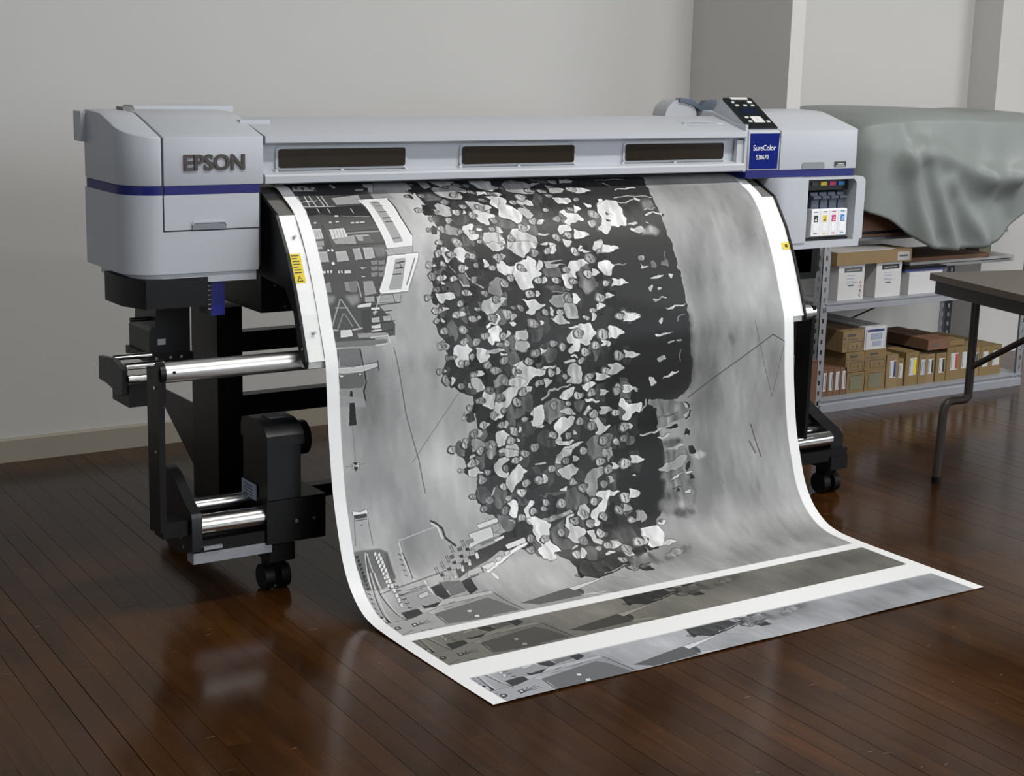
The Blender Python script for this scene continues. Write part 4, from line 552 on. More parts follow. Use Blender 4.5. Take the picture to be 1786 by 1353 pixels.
'1;739,1323,776,1355|q80,0.0;590,1358,611,1350,612,1388,561,1399|l215,3.6;592,1390,673,1419|l200,2.4;599,1345,731,1320|h824,1263,17,170,60|h832,1302,19,150,60|h908,1214,21,185,100|h859,1229,20,175,110|h798,1207,16,195,30|h766,1212,10,175,80|h791,1168,18,185,40|q200,0.0;820,1194,840,1200,852,1212,830,1218,809,1217,819,1206|q160,0.0;954,1126,969,1131,978,1145,961,1155,943,1156,953,1141|q180,0.0;932,1200,942,1204,946,1215,932,1223,919,1224,929,1212|w|p78,0.0;37,59,303,61,257,144,255,172,278,179,266,308,212,386,199,431,176,476,217,532,211,562,151,565,148,580,41,579,35,571,21,510,7,374,6,279,15,145|p150,2.0;250,130,262,158,318,170,308,119|p60,0.0;40,50,207,62,267,70,259,122,190,146,109,138,29,119|p205,0.0;51,84,80,87,109,96,108,119,38,117|p90,0.0;50,91,67,85,52,112|p90,0.0;66,98,82,94,69,117|p90,0.0;89,94,105,89,91,114|p90,0.0;98,110,113,106,102,126|p205,0.0;262,79,292,82,266,134,256,130,263,110,253,105|p170,0.0;134,154,218,143,215,175,211,183,134,186|p200,0.0;170,69,169,105,160,109,157,86|p170,0.0;221,116,249,114,241,125,220,124|l225,2.6;29,139,24,187|l225,2.6;40,140,36,187|l225,2.6;61,141,56,188|l225,2.6;74,141,74,189|l225,2.6;97,143,97,191|l225,2.6;109,143,108,191|l225,2.6;37,169,88,164|l225,2.3;23,190,126,192|p45,0.0;25,197,125,196,206,190,216,223,220,237,130,230,73,220,30,226,27,209|l215,2.2;36,197,37,212|l215,2.3;72,199,73,214|l215,2.3;102,201,103,216|l215,2.3;168,204,170,219|l150,2.0;131,228,214,234|p190,0.0;29,243,36,243,35,247,27,248|p190,0.0;47,244,54,243,53,248,45,248|p190,0.0;90,244,97,244,97,249,89,249|p190,0.0;110,243,119,243,119,247,108,248|p190,0.0;152,248,162,248,161,253,151,253|p190,0.0;167,248,176,248,176,252,165,253|p190,0.0;181,247,193,247,192,252,179,252|p190,0.0;113,225,123,225,122,230,111,230|p60,0.0;67,238,73,262,78,309,77,331,56,326,62,285|p200,0.0;27,265,59,264,60,292,32,295|p215,0.0;83,268,126,265,131,291,84,296|l150,2.0;35,268,34,293|l150,2.0;94,268,94,294|l150,2.0;42,268,41,294|l150,2.0;103,269,103,294|l150,2.0;48,268,48,294|l150,2.0;112,269,111,295|l150,2.0;55,269,55,294|l150,2.0;121,269,120,295|p150,0.0;30,300,58,299,57,312,32,313|p155,0.0;86,298,150,287,150,312,90,309|p165,0.0;152,287,192,287,201,308,159,304|p90,0.0;174,291,196,292,200,310,172,309|l150,3.3;128,281,226,279|l40,2.2;129,277,227,273|l45,2.2;88,316,232,314|p165,0.0;27,313,50,314,50,321,29,322|p235,0.0;62,323,68,323,68,328,62,329|p235,0.0;74,323,79,323,79,329,73,330|p175,0.0;32,329,60,328,60,357,30,357|p180,0.0;84,331,115,329,118,357,83,358|p170,0.0;135,325,156,324,158,355,136,356|p180,0.0;165,324,194,324,194,353,165,356|p120,2.0;196,324,233,321,228,350,199,351|p240,0.0;66,359,74,358,75,365,67,366|p215,0.0;27,381,44,380,43,388,28,388|p205,0.0;49,380,54,379,53,387,48,388|p205,0.0;58,380,63,379,62,387,57,388|p205,0.0;80,381,84,381,83,389,79,390|p205,0.0;88,382,92,381,92,389,87,390|p205,0.0;98,382,116,382,116,390,97,391|p190,0.0;144,376,164,379,149,382|p185,0.0;141,400,159,401,147,404|p130,0.0;180,361,199,360,197,371,180,372|p130,0.0;201,362,221,361,218,372,201,373|p130,0.0;176,377,196,376,193,387,176,388|p130,0.0;197,378,217,377,214,388,197,389|p130,0.0;173,393,192,392,189,403,173,404|p130,0.0;194,395,213,393,211,404,194,405|p238,0.0;205,167,297,162,300,191,305,238,321,298,312,330,235,330,235,312,224,255,215,200|p165,0.0;237,180,260,178,263,214,274,257,287,310,262,313,250,256,240,210|l50,2.4;243,182,265,181|l50,2.4;245,198,267,197|l50,2.4;246,219,268,219|l50,2.4;251,239,273,239|l50,2.4;254,252,276,252|l50,2.4;260,302,282,301|l60,3.4;296,168,304,240,319,293|p175,0.0;230,332,313,327,308,345,233,348|p240,0.0;232,350,326,346,322,360,275,440,273,449,189,450,187,442,210,402|p170,0.0;254,362,282,360,252,439,217,440,237,403|l50,3.4;254,371,278,368|l50,3.4;247,385,270,384|l50,3.7;237,401,260,401|l50,2.0;263,373,266,387|l110,3.4;311,361,271,431|p82,0.0;55,410,89,408,86,442,68,455,54,437|p140,0.0;29,415,51,411,50,437,28,438|p140,0.0;91,414,106,413,105,440,91,436|p120,0.0;103,413,127,412,123,441,104,442|p140,2.0;30,445,59,447,52,464,29,472|p140,2.0;84,4'
'49,125,448,125,468,101,477|p155,0.0;145,415,173,415,178,448,143,453|l165,3.6;128,416,132,454|l165,3.2;70,458,32,532|l165,3.3;73,458,113,535|l175,2.4;53,479,88,481|l150,2.3;72,495,51,532|l150,2.3;76,495,93,530|l190,3.2;30,535,50,537|l190,3.3;92,539,122,536|p220,0.0;57,537,88,538,89,555,54,556|l48,2.7;113,483,243,477|l48,2.6;129,470,162,469|l48,2.0;171,456,171,472|l48,2.0;226,453,228,475|p160,0.0;142,456,169,456,168,470,140,469|p165,0.0;176,457,224,454,226,473,175,473|p170,0.0;226,453,249,453,241,475,228,474|p215,0.0;118,476,158,472,154,482,115,483|p205,0.0;154,486,180,486,179,491,155,491|p200,0.0;158,496,171,495,170,499,157,499|l48,2.3;152,507,205,505|l48,2.3;172,499,214,496|p180,0.0;151,513,174,511,173,524,150,524|p170,0.0;185,510,208,510,207,523,185,523|l48,2.7;146,527,217,524|p205,0.0;147,533,174,529,172,540,146,539|l48,2.7;142,551,210,547|p200,0.0;145,544,175,543,174,547,144,548|l205,2.2;186,455,160,505|p65,0.0;125,489,153,487,142,547,121,551,120,519|p150,0.0;103,549,188,553,184,564,104,561|p115,0.0;31,566,185,570,185,580,150,584,32,581|l205,3.3;150,584,185,582|l200,3.3;189,557,194,581|l205,3.3;139,563,186,561|p110,0.0;45,584,101,587,104,626,98,633,41,629,40,605|l40,3.9;41,587,33,632|l40,3.9;103,590,107,632|p205,0.0;25,632,81,634,150,629,150,638,108,648,65,649,27,646|l60,3.3;150,624,152,649|p105,0.0;36,652,106,650,109,677,100,691,38,686|p215,0.0;40,652,49,653,48,657,40,656|p215,0.0;93,652,101,652,101,656,94,656|l40,4.2;31,650,30,672,36,699|l40,4.3;110,648,114,677,106,699,110,722|p150,0.0;40,687,101,689,105,713,35,706|p35,0.0;67,694,73,695,74,710,65,709|p160,1.0;35,707,107,715,110,740,31,732|p40,0.0;65,725,75,725,76,736,63,735|p38,0.0;64,725,79,726,82,783,60,783|l130,2.3;70,789,72,875|p235,0.0;64,881,83,883,80,896,63,894|p30,0.0;66,878,77,879,75,885,68,885|p40,0.0;65,889,80,891,72,903|l130,2.0;43,887,99,885|l120,2.0;239,899,366,759,391,730|l105,2.0;-46,535,-46,535|l110,3.1;201,595,213,666,228,772,259,898,269,984|p232,0.0;50,1003,73,1008,91,1003,92,1015,50,1013|p55,0.0;52,1013,89,1013,89,1024,52,1023|l60,2.3;55,1028,87,1027|l110,2.3;52,1023,45,1090|l110,2.3;91,1027,94,1094|l90,2.0;66,1041,73,1041|p110,1.0;27,1107,53,1105,92,1107,114,1109,130,1120,135,1192,118,1206,80,1218,35,1209,28,1165|p225,0.0;93,1117,100,1113,100,1122,93,1126|p225,0.0;104,1121,111,1117,111,1127,103,1131|p40,0.0;95,1124,103,1124,99,1130|p215,0.0;27,1122,33,1121,35,1134,30,1134|p50,0.0;39,1116,49,1116,47,1124,39,1124|p225,0.0;95,1128,102,1124,102,1133,95,1137|p225,0.0;106,1131,113,1128,113,1138,105,1142|p40,0.0;97,1135,105,1135,101,1141|p215,0.0;28,1133,34,1132,37,1144,31,1145|p50,0.0;41,1126,50,1126,48,1134,41,1135|p225,0.0;97,1139,104,1135,104,1143,97,1148|p225,0.0;108,1142,115,1138,115,1149,107,1153|p40,0.0;99,1146,107,1146,103,1152|p215,0.0;30,1143,35,1143,38,1155,32,1156|p50,0.0;43,1137,52,1137,50,1145,42,1145|p225,0.0;99,1150,106,1146,106,1154,99,1159|p225,0.0;110,1153,117,1149,116,1160,108,1164|p40,0.0;101,1157,109,1157,105,1163|p215,0.0;31,1154,37,1153,38,1166,33,1167|p50,0.0;44,1148,53,1148,51,1156,43,1156|p225,0.0;101,1161,108,1157,107,1165,100,1170|p225,0.0;111,1164,119,1160,118,1171,110,1175|p40,0.0;102,1168,110,1168,106,1174|p215,0.0;32,1165,37,1164,39,1177,33,1178|p50,0.0;45,1159,54,1158,51,1167,44,1167|p225,0.0;102,1172,109,1168,108,1177,101,1181|p225,0.0;112,1176,120,1172,119,1182,111,1186|p40,0.0;104,1179,111,1179,107,1185|p215,0.0;32,1176,38,1175,39,1188,34,1189|p50,0.0;45,1169,55,1169,52,1178,44,1178|p225,0.0;103,1183,110,1179,109,1188,102,1192|p225,0.0;113,1187,121,1183,119,1193,111,1197|p40,0.0;105,1191,112,1190,108,1197|p215,0.0;33,1187,38,1186,39,1199,34,1200|p50,0.0;46,1180,55,1180,52,1189,45,1189|p225,0.0;104,1195,111,1190,110,1199,103,1204|p225,0.0;114,1198,122,1194,120,1205,112,1209|p40,0.0;105,1202,113,1202,108,1209|p215,0.0;33,1198,38,1197,39,1211,33,1211|p50,0.0;46,1192,55,1191,52,1200,45,1200|p225,0.0;105,1206,112,1202,110,1211,103,1216|p225,0.0;114,1210,123,1206,120,1217,112,1221|p40,0.0;105,1214,113,1214,108,1220|p215,0.0;32'
',1210,38,1209,38,1222,32,1223|p50,0.0;46,1203,55,1203,52,1212,44,1212|p90,1.0;124,1122,132,1120,136,1190,119,1199|l205,2.8;68,1113,59,1179,59,1214|l205,2.8;73,1116,79,1181,83,1218|l60,2.5;70,1121,64,1180,68,1215|l200,2.0;171,1096,288,1075|l220,2.6;170,1102,174,1154,183,1206|l60,2.9;175,1130,180,1155,182,1202|l60,2.6;162,1131,168,1134|l60,2.6;163,1145,168,1148|l60,2.6;163,1159,169,1162|l60,2.6;163,1174,169,1176|l60,2.6;163,1188,169,1191|l70,2.4;124,1220,285,1196|l70,2.0;152,1232,217,1225|l40,6.0;273,1059,287,1067,304,1083,309,1109,334,1134|l215,5.1;274,1065,291,1077,299,1108|p215,0.0;383,1110,452,1100,456,1127,414,1135,370,1148,384,1127|p130,0.0;364,1126,392,1121,393,1132,369,1137|p222,0.0;411,1089,475,1079,479,1089,415,1100|p225,0.0;443,1071,447,1082,444,1083|p60,0.0;313,1196,350,1172,400,1155,431,1149,483,1139,554,1139,585,1121,556,1146,486,1157,416,1189,347,1209,312,1225|p120,0.0;406,1138,455,1131,453,1138,411,1146|p215,0.0;453,1136,486,1128,487,1134,458,1142|p165,0.0;457,1098,476,1095,481,1108,461,1116|p180,0.0;458,1117,481,1124,455,1129|l70,2.2;315,1131,319,1151|l70,2.2;321,1130,325,1150|l70,2.2;296,1156,299,1176|l70,2.2;302,1155,305,1176|l70,2.1;275,1171,278,1191|l70,2.2;281,1170,284,1190|l70,2.1;254,1182,255,1202|l70,2.1;260,1181,262,1202|l70,2.2;353,1123,358,1143|l70,2.2;359,1122,364,1142|p95,0.0;336,1141,351,1138,352,1149,337,1152|p95,0.0;307,1158,322,1155,322,1166,307,1169|p210,0.0;356,1179,365,1176,364,1193,355,1195|p210,0.0;329,1191,338,1189,337,1206,328,1208|p210,0.0;301,1207,310,1205,308,1222,299,1224|p210,0.0;385,1163,394,1161,394,1178,385,1180|p45,0.0;309,1176,322,1173,322,1182,312,1184|p165,0.0;319,1185,334,1182,333,1197,318,1198|p45,0.0;335,1162,349,1159,349,1168,339,1170|p165,0.0;346,1171,361,1168,360,1183,346,1184|p45,0.0;359,1146,372,1143,373,1152,362,1154|p165,0.0;370,1155,385,1152,384,1167,370,1168|p45,0.0;261,1203,274,1200,274,1210,263,1212|p165,0.0;271,1213,286,1210,283,1225,268,1227|p45,0.0;287,1191,301,1188,301,1197,290,1199|p165,0.0;297,1200,313,1197,310,1212,296,1214|p48,0.0;335,1236,345,1231,346,1271,314,1268,311,1235|p185,0.0;347,1209,391,1202,390,1217,345,1223,335,1232|l60,3.6;338,1230,372,1224|l60,4.0;389,1205,389,1219|p110,0.0;248,1225,310,1231,307,1266,255,1254|p50,0.0;217,1237,245,1230,241,1251|l238,6.9;403,1220,504,1175,550,1160|p215,0.0;390,1203,430,1195,433,1203,405,1214|p225,0.0;484,1155,549,1143,549,1156,487,1167|p205,0.0;442,1186,458,1182,458,1192,444,1197|p205,0.0;474,1174,489,1171,490,1180,475,1185|l235,4.9;413,1228,420,1247|p60,0.0;221,1235,254,1229,260,1277,237,1284,221,1262|p55,0.0;315,1234,339,1229,345,1271,315,1283,313,1261|p115,0.0;265,1245,315,1234,311,1269,260,1277|l220,3.7;212,1214,217,1270|p165,0.0;127,1246,206,1237,221,1277,222,1290,161,1296,155,1291,131,1298|p200,0.0;173,1254,202,1246,206,1257,176,1265|p55,0.0;166,1287,176,1294,216,1288,217,1303,175,1309,165,1301|l70,2.4;76,1228,130,1219,262,1200|l70,2.0;118,1244,214,1229|p190,0.0;231,1283,381,1284,375,1296,209,1304,152,1325,150,1304,200,1305|l110,2.3;238,1302,259,1298|l110,2.3;215,1319,244,1317|l110,2.3;283,1309,304,1305|l110,2.3;306,1305,324,1299|p58,0.0;98,1302,126,1300,150,1300,148,1324,110,1335,95,1338|p45,0.0;30,1302,48,1300,49,1338,29,1334|p200,0.0;35,1311,44,1310,42,1339|p178,0.0;26,1337,108,1339,154,1322,173,1343,168,1396,171,1409,67,1417,30,1422,25,1384|p110,0.0;179,1341,355,1318,358,1324,298,1417,174,1405,179,1367|l60,2.3;176,1345,171,1403|p225,0.0;263,1353,273,1352,269,1362,259,1362|p225,0.0;264,1388,274,1387,273,1396,260,1398|p40,0.0;90,1365,106,1364,104,1380,87,1385|p205,0.0;94,1369,101,1369,99,1377,92,1378|p40,0.0;42,1365,57,1364,56,1380,39,1385|p205,0.0;45,1369,52,1369,51,1377,44,1378|l60,2.0;105,1378,141,1360|l60,2.0;105,1378,147,1368|l60,2.0;105,1378,147,1379|l60,2.0;105,1378,120,1360|l90,2.8;33,1355,44,1354|l90,2.7;33,1415,45,1415|l90,2.7;47,1411,58,1411|l90,2.8;62,1403,74,1402|l90,2.8;93,1413,105,1413|l90,2.8;30,1375,41,1375|l90,2.8;109,1416,121,1415|l205,3.0;64,1166,57,1231,44,1318|l205,3.0;70,1167,67,'
'1229,51,1338|l60,3.0;66,1166,60,1220,49,1297,49,1338|l60,3.0;77,1168,74,1228,85,1309,93,1342|l205,3.0;81,1169,83,1229,89,1318|l55,3.1;42,1179,47,1182|p210,0.0;31,1186,37,1184,37,1193,31,1194|l55,3.1;43,1192,48,1196|p210,0.0;31,1199,37,1197,37,1206,31,1207|l55,3.1;43,1206,49,1209|p210,0.0;31,1212,37,1211,36,1220,30,1221|l55,3.0;43,1220,48,1224|p210,0.0;30,1226,36,1225,35,1234,29,1235|l55,3.0;42,1235,47,1239|p210,0.0;29,1240,35,1239,33,1249,27,1250|l55,3.0;41,1250,46,1254|p210,0.0;27,1255,33,1254,31,1264,25,1265|l55,2.9;39,1267,43,1271|p210,0.0;24,1271,30,1270,28,1281,22,1282|l55,2.8;35,1284,40,1289|p210,0.0;20,1288,26,1287,23,1299,17,1301|p215,0.0;109,1178,118,1177,117,1188,110,1189|l50,3.1;119,1201,130,1201|p215,0.0;111,1192,120,1191,119,1202,112,1203|l50,3.1;121,1214,133,1214|p215,0.0;113,1206,122,1205,120,1216,112,1217|l50,3.1;124,1228,135,1228|p215,0.0;113,1220,123,1220,120,1231,113,1232|l50,3.1;125,1242,136,1242|p215,0.0;114,1235,123,1235,120,1247,112,1248|l50,3.0;126,1257,137,1256|p215,0.0;113,1251,122,1250,118,1263,111,1264|l50,3.0;126,1272,137,1272|p215,0.0;112,1268,121,1267,116,1281,109,1282|l50,2.9;125,1289,136,1289|p110,0.0;174,1335,352,1308,368,1334,402,1388,393,1410,189,1403|p150,0.0;359,1297,391,1298,404,1409,389,1408|l45,2.7;382,1295,399,1413|p95,0.0;414,1370,586,1338,601,1364,599,1399,453,1401|p225,0.0;590,1340,686,1326,727,1319,593,1360|l225,3.3;591,1394,664,1403|p225,0.0;263,1351,274,1353,268,1365,259,1362|p225,0.0;263,1386,275,1388,269,1401,258,1398|l70,3.0;1177,820,1286,767,1393,718,1515,660,1562,685|l105,2.3;1443,614,1461,685,1507,849|l105,2.4;1507,849,1546,736,1562,688|p110,3.0;1334,647,1347,643,1363,669,1353,681|l90,4.5;1415,925,1441,1025|l110,6.8;1404,976,1421,1011')
# ------------------------------------------------------------------ the print
def catmull(P, n=12):
    P = [np.array(p, float) for p in P]; P = [2*P[0]-P[1]]+P+[2*P[-1]-P[-2]]; out = []
    for i in range(1, len(P)-2):
        p0, p1, p2, p3 = P[i-1:i+3]
        t0 = 0; t1 = t0+np.linalg.norm(p1-p0)**.5; t2 = t1+np.linalg.norm(p2-p1)**.5; t3 = t2+np.linalg.norm(p3-p2)**.5
        for k in range(n):
            t = t1+(t2-t1)*k/n
            A1 = (t1-t)/(t1-t0)*p0+(t-t0)/(t1-t0)*p1; A2 = (t2-t)/(t2-t1)*p1+(t-t1)/(t2-t1)*p2; A3 = (t3-t)/(t3-t2)*p2+(t-t2)/(t3-t2)*p3
            B1 = (t2-t)/(t2-t0)*A1+(t-t0)/(t2-t0)*A2; B2 = (t3-t)/(t3-t1)*A2+(t-t1)/(t3-t1)*A3
            out.append((t2-t)/(t2-t1)*B1+(t-t1)/(t2-t1)*B2)
    out.append(P[-2]); return np.array(out)
Q = catmull(PROF); SS = np.concatenate([[0], np.cumsum(np.linalg.norm(np.diff(Q, axis=0), axis=1))]); LEN = SS[-1]
NU, NV = 890, 1045
W2, H2 = NU*2, NV*2; DU, DV = 1600./W2, LEN*1000/H2
rg = np.random.default_rng(5)
def smooth_noise(cells_u, cells_v):
    g = rg.standard_normal((cells_v+3, cells_u+3)); u = np.linspace(0, cells_u, W2); v = np.linspace(0, cells_v, H2)
    iu = u.astype(int); iv = v.astype(int); fu = u-iu; fv = v-iv; fu = fu*fu*(3-2*fu); fv = fv*fv*(3-2*fv)
    a = g[iv][:, iu]*(1-fu)+g[iv][:, iu+1]*fu; b = g[iv+1][:, iu]*(1-fu)+g[iv+1][:, iu+1]*fu
    return a*(1-fv[:, None])+b*fv[:, None]
IM = np.full((H2, W2), 168.)
UU = (np.arange(W2)+.5)*DU; VV = (np.arange(H2)+.5)*DV
for part in BLOBS.split('|'):
    u, v, ru, rv, t, s = [float(q) for q in part.split(',')]
    w = s*np.exp(-((UU-u)/max(ru, 5))[None, :]**2-((VV-v)/max(rv, 5))[:, None]**2); IM += (t-IM)*w
IM += 9*smooth_noise(14, 12)+5*smooth_noise(40, 20)+4*smooth_noise(110, 44)
FOLD = smooth_noise(150, 60)
def win(u0, u1, v0, v1):
    return max(0, int(u0/DU)), min(W2, int(u1/DU)+2), max(0, int(v0/DV)), min(H2, int(v1/DV)+2)
def poly_mask(q, a, b, c, d):
    U = UU[a:b][None, :]; V = VV[c:d][:, None]; m = np.zeros((d-c, b-a), bool); n = len(q)
    for i in range(n):
        x0, y0 = q[i]; x1, y1 = q[(i+1) % n]
        if y0 == y1: continue
        m ^= ((y0 > V) != (y1 > V)) & (U < (x1-x0)*(V-y0)/(y1-y0)+x0)
    return m
def box_blur(m, k):
    for ax in (0, 1):
        n = m.shape[ax]; c = np.cumsum(np.concatenate([np.zeros_like(m.take([0], ax)), m], ax), ax)
        i = np.arange(n); hi = np.minimum(i+k+1, n); lo = np.maximum(i-k, 0)
        den = (hi-lo).reshape((-1, 1) if ax == 0 else (1, -1)); m = (c.take(hi, ax)-c.take(lo, ax))/den
    return m
def paint_poly(q, tone, soft=0, edge=False, folds=False):
    q = np.array(q, float); mg = 4+soft*3; a, b, c, d = win(q[:, 0].min()-mg, q[:, 0].max()+mg, q[:, 1].min()-mg, q[:, 1].max()+mg)
    if a >= b or c >= d: return
    m = poly_mask(q, a, b, c, d).astype(float)
    if edge and min(b-a, d-c) > 14:                       # fine dark contour beside pale clothing
        ring = np.clip(box_blur(m, 3)*1.6, 0, 1)-m; IM[c:d, a:b] += (34-IM[c:d, a:b])*np.clip(ring, 0, 1)*.75
        inner = np.clip(m-box_blur(m, 4), 0, 1); tn = tone+inner*28-6
        if folds: tn = tn+FOLD[c:d, a:b]*17
    elif folds: tn = tone+FOLD[c:d, a:b]*tone*.16
    else: tn = tone
    if soft: m = box_blur(box_blur(m, max(1, int(soft*1.9/DU))), max(1, int(soft*1.9/DU)))
    IM[c:d, a:b] += (np.clip(tn, 0, 250)-IM[c:d, a:b])*m
def paint_line(q, tone, w):
    for (x0, y0), (x1, y1) in zip(q, q[1:]):
        a, b, c, d = win(min(x0, x1)-w-2, max(x0, x1)+w+2, min(y0, y1)-w-2, max(y0, y1)+w+2)
        if a >= b or c >= d: continue
        U = UU[a:b][None, :]; V = VV[c:d][:, None]; dx, dy = x1-x0, y1-y0; L2 = dx*dx+dy*dy+1e-9
        t = np.clip(((U-x0)*dx+(V-y0)*dy)/L2, 0, 1); r = np.hypot(U-x0-t*dx, V-y0-t*dy)
        m = np.clip((w*.5-r)/.9+.5, 0, 1); IM[c:d, a:b] += (tone-IM[c:d, a:b])*m
def paint_head(u, v, r, f, k):
    a, b, c, d = win(u-r*1.8, u+r*1.8, v-r*1.8, v+r*1.8)
    if a >= b or c >= d: return
    U = (UU[a:b][None, :]-u)/r; V = (VV[c:d][:, None]-v)/r; P = IM[c:d, a:b]; s = 1.6/r
    def ell(cu, cv, ru, rv): return np.clip((1-np.hypot((U-cu)/ru, (V-cv)/rv))*min(ru, rv)/s+.5, 0, 1)
    t = rg.normal()*.25; U, V = U*math.cos(t)+V*math.sin(t), V*math.cos(t)-U*math.sin(t); f = f-24+rg.normal()*9; k = k+abs(rg.normal())*12
    P += (30-P)*ell(-.03, 0, 1.06, .90)*.45
    P += (f-70-P)*ell(.95, 0, .40, .42)*.8                 # neck
    P += (k+12*(V < 0)-P)*ell(-.14, 0, .88, .80)           # hair
    P += (f+20-34*np.clip(U, -1, 1)*.3-40*V*V-P)*ell(.12, 0, .80, .68)
    P += (f+48-P)*ell(-.26, -.08, .20, .36)*.6             # forehead
    P += (f-75-P)*ell(.02, 0, .12, .50)*.45                # brow shadow
    for sv in (-.25, .25): P += (36-P)*ell(.04, sv, .09, .15)*.8
    P += (f+38-P)*ell(.20, -.03, .18, .07)*.6              # nose
    P += (f-50-P)*ell(.34, 0, .05, .14)*.6
    P += (f+22-P)*ell(.28, -.34, .16, .14)*.5
    if rg.random() < .45: P += (f+45-P)*ell(.50, 0, .05, .22)*.7
    P += (48-P)*ell(.56, 0, .06, .26)*.75
    P += (f-40-P)*ell(.80, 0, .12, .36)*.5
def chaikin(q, n=1):
    for _ in range(n):
        o_ = []
        for (x0, y0), (x1, y1) in zip(q, q[1:]+q[:1]): o_ += [(.86*x0+.14*x1, .86*y0+.14*y1), (.14*x0+.86*x1, .14*y0+.86*y1)]
        q = o_
    return q
PARTS = PRINT.split('|')
def bodies():                                             # shoulders behind every head of the crowd
    for part in PARTS:
        if part[0] != 'h': continue
        u, v, r, f, k = [float(q) for q in part[1:].split(',')]; t = [34, 40, 48, 56, 70, 96][rg.integers(6)]
        e = rg.normal(size=8)*.25
        q = [(u+r*(.7+e[0]), v-r*.35), (u+r*(1.1+e[1]), v-r*(1.5+e[2])), (u+r*(2.6+e[3]), v-r*(1.7+e[4])), (u+r*3.2, v-r*.6), (u+r*3.1, v+r*.7), (u+r*(2.5+e[5]), v+r*(1.7+e[6])), (u+r*(1.1+e[7]), v+r*1.5), (u+r*.7, v+r*.35)]
        paint_poly(q, t, 0, folds=True); paint_line([(u+r*1.0, v-r*.8), (u+r*2.2, v-r*.1)], t+22, 1.6)
for n_p, part in enumerate(PARTS):
    kd, body = part[0], part[1:]
    if n_p == 2: bodies()
    if kd == 'w':                                         # irregular outlines instead of traced corners
        gu, gv = smooth_noise(110, 130)*2.6/DU, smooth_noise(110, 130)*2.6/DV
        IM = IM[np.clip(np.arange(H2)[:, None]+gv, 0, H2-1).astype(int), np.clip(np.arange(W2)[None, :]+gu, 0, W2-1).astype(int)]
        continue
    if kd == 'h': paint_head(*[float(q) for q in body.split(',')]); continue
    hd, pts = body.split(';'); tone, w = [float(q) for q in hd.split(',')]; n_ = [float(q) for q in pts.split(',')]
    q = list(zip(n_[::2], n_[1::2]))
    if kd == 'q': paint_poly(chaikin(q), tone, w, edge=tone > 130 and w == 0, folds=True)
    elif kd == 'p': paint_poly(q, tone, w, edge=tone > 160 and w == 0)
    else: paint_line(q, tone, w)
IM += .30*np.clip(IM-box_blur(IM, 5), -60, 60); IM = IM*.95+4; IM += 3*rg.standard_normal(IM.shape)
# second and third exposures repeat the foot of the picture
def row(s): return int(round(s/DV))
RGBI = np.repeat(IM[:, :, None], 3, 2)
n2_ = row(1635)-row(1460); RGBI[row(1460):row(1460)+n2_] = (IM[row(1245):row(1245)+n2_]*.72-4)[:, :, None]*np.array([1.0, .985, .92])
n3 = H2-row(1720); RGBI[row(1720):] = (IM[row(1245):row(1245)+n3]*1.0+2)[:, :, None]*np.array([.985, 1.0, 1.03])
fade = np.clip((np.arange(row(1720), H2)-row(1720))/10., 0, 1)[:, None, None]
WHITE = 246.
RGBI[row(1720):] = WHITE+(RGBI[row(1720):]-WHITE)*fade
mask = np.zeros((H2, W2)); iu0, iu1 = int(36/DU), int(1562/DU)
for s0, s1 in ((0, 1420), (1460, 1635), (1720, 1900)): mask[row(s0):row(s1), iu0:iu1] = 1
RGBI = WHITE+(np.clip(RGBI, 6, 245)-WHITE)*mask[:, :, None]
lo_ = RGBI.reshape(NV, 2, NU, 2, 3).mean((1, 3))/255.
lin = np.where(lo_ <= .04045, lo_/12.92, ((lo_+.055)/1.055)**2.4)*.93
us = np.linspace(0, 1.6, NU); vs = np.linspace(0, LEN, NV)
py_ = np.interp(vs, SS, Q[:, 0]); pz_ = np.interp(vs, SS, Q[:, 1])
co = np.zeros((NV, NU, 3)); co[:, :, 0] = us[None, :]; co[:, :, 1] = py_[:, None]; co[:, :, 2] = pz_[:, None]
sag = np.clip((vs-.95)/.25, 0, 1)*np.clip((1.35-vs)/.2, 0, 1)
co[:, :, 1] += sag[:, None]*.004*np.sin(us*5.1+.6)[None, :]
co[:, :, 2] += np.clip((vs-1.78)/.1, 0, 1)[:, None]*(.0012+.0012*np.sin(us*11))[None, :]
me = bpy.data.meshes.new('printed_sheet'); nv = NU*NV; nf = (NU-1)*(NV-1)
me.vertices.add(nv); me.vertices.foreach_set('co', co.reshape(-1).astype(np.float32))
i = (np.arange(NV-1)[:, None]*NU+np.arange(NU-1)[None, :]).reshape(-1)
idx = np.stack([i, i+NU, i+NU+1, i+1], 1).reshape(-1).astype(np.int32)
me.loops.add(nf*4); me.loops.foreach_set('vertex_index', idx)
me.polygons.add(nf); me.polygons.foreach_set('loop_start', np.arange(0, nf*4, 4, dtype=np.int32))
me.polygons.foreach_set('use_smooth', np.ones(nf, bool))
me.update(calc_edges=True)
ca = me.color_attributes.new('print', 'FLOAT_COLOR', 'POINT')
rgba = np.ones((nv, 4), np.float32); rgba[:, :3] = lin.reshape(-1, 3); ca.data.foreach_set('color', rgba.reshape(-1))
pm = bpy.data.materials.new('photo_paper'); pm.use_nodes = True; nt = pm.node_tree; b = nt.nodes['Principled BSDF']
at = nt.nodes.new('ShaderNodeAttribute'); at.attribute_name = 'print'; nt.links.new(at.outputs['Color'], b.inputs['Base Color'])
b.inputs['Roughness'].default_value = .38; b.inputs['Specular IOR Level'].default_value = .22
sheet = link('printed_sheet', me, pm, smooth=False)
tag(sheet, 'long sheet printed with a black and white photo of a crowd, curling onto the floor', 'print')
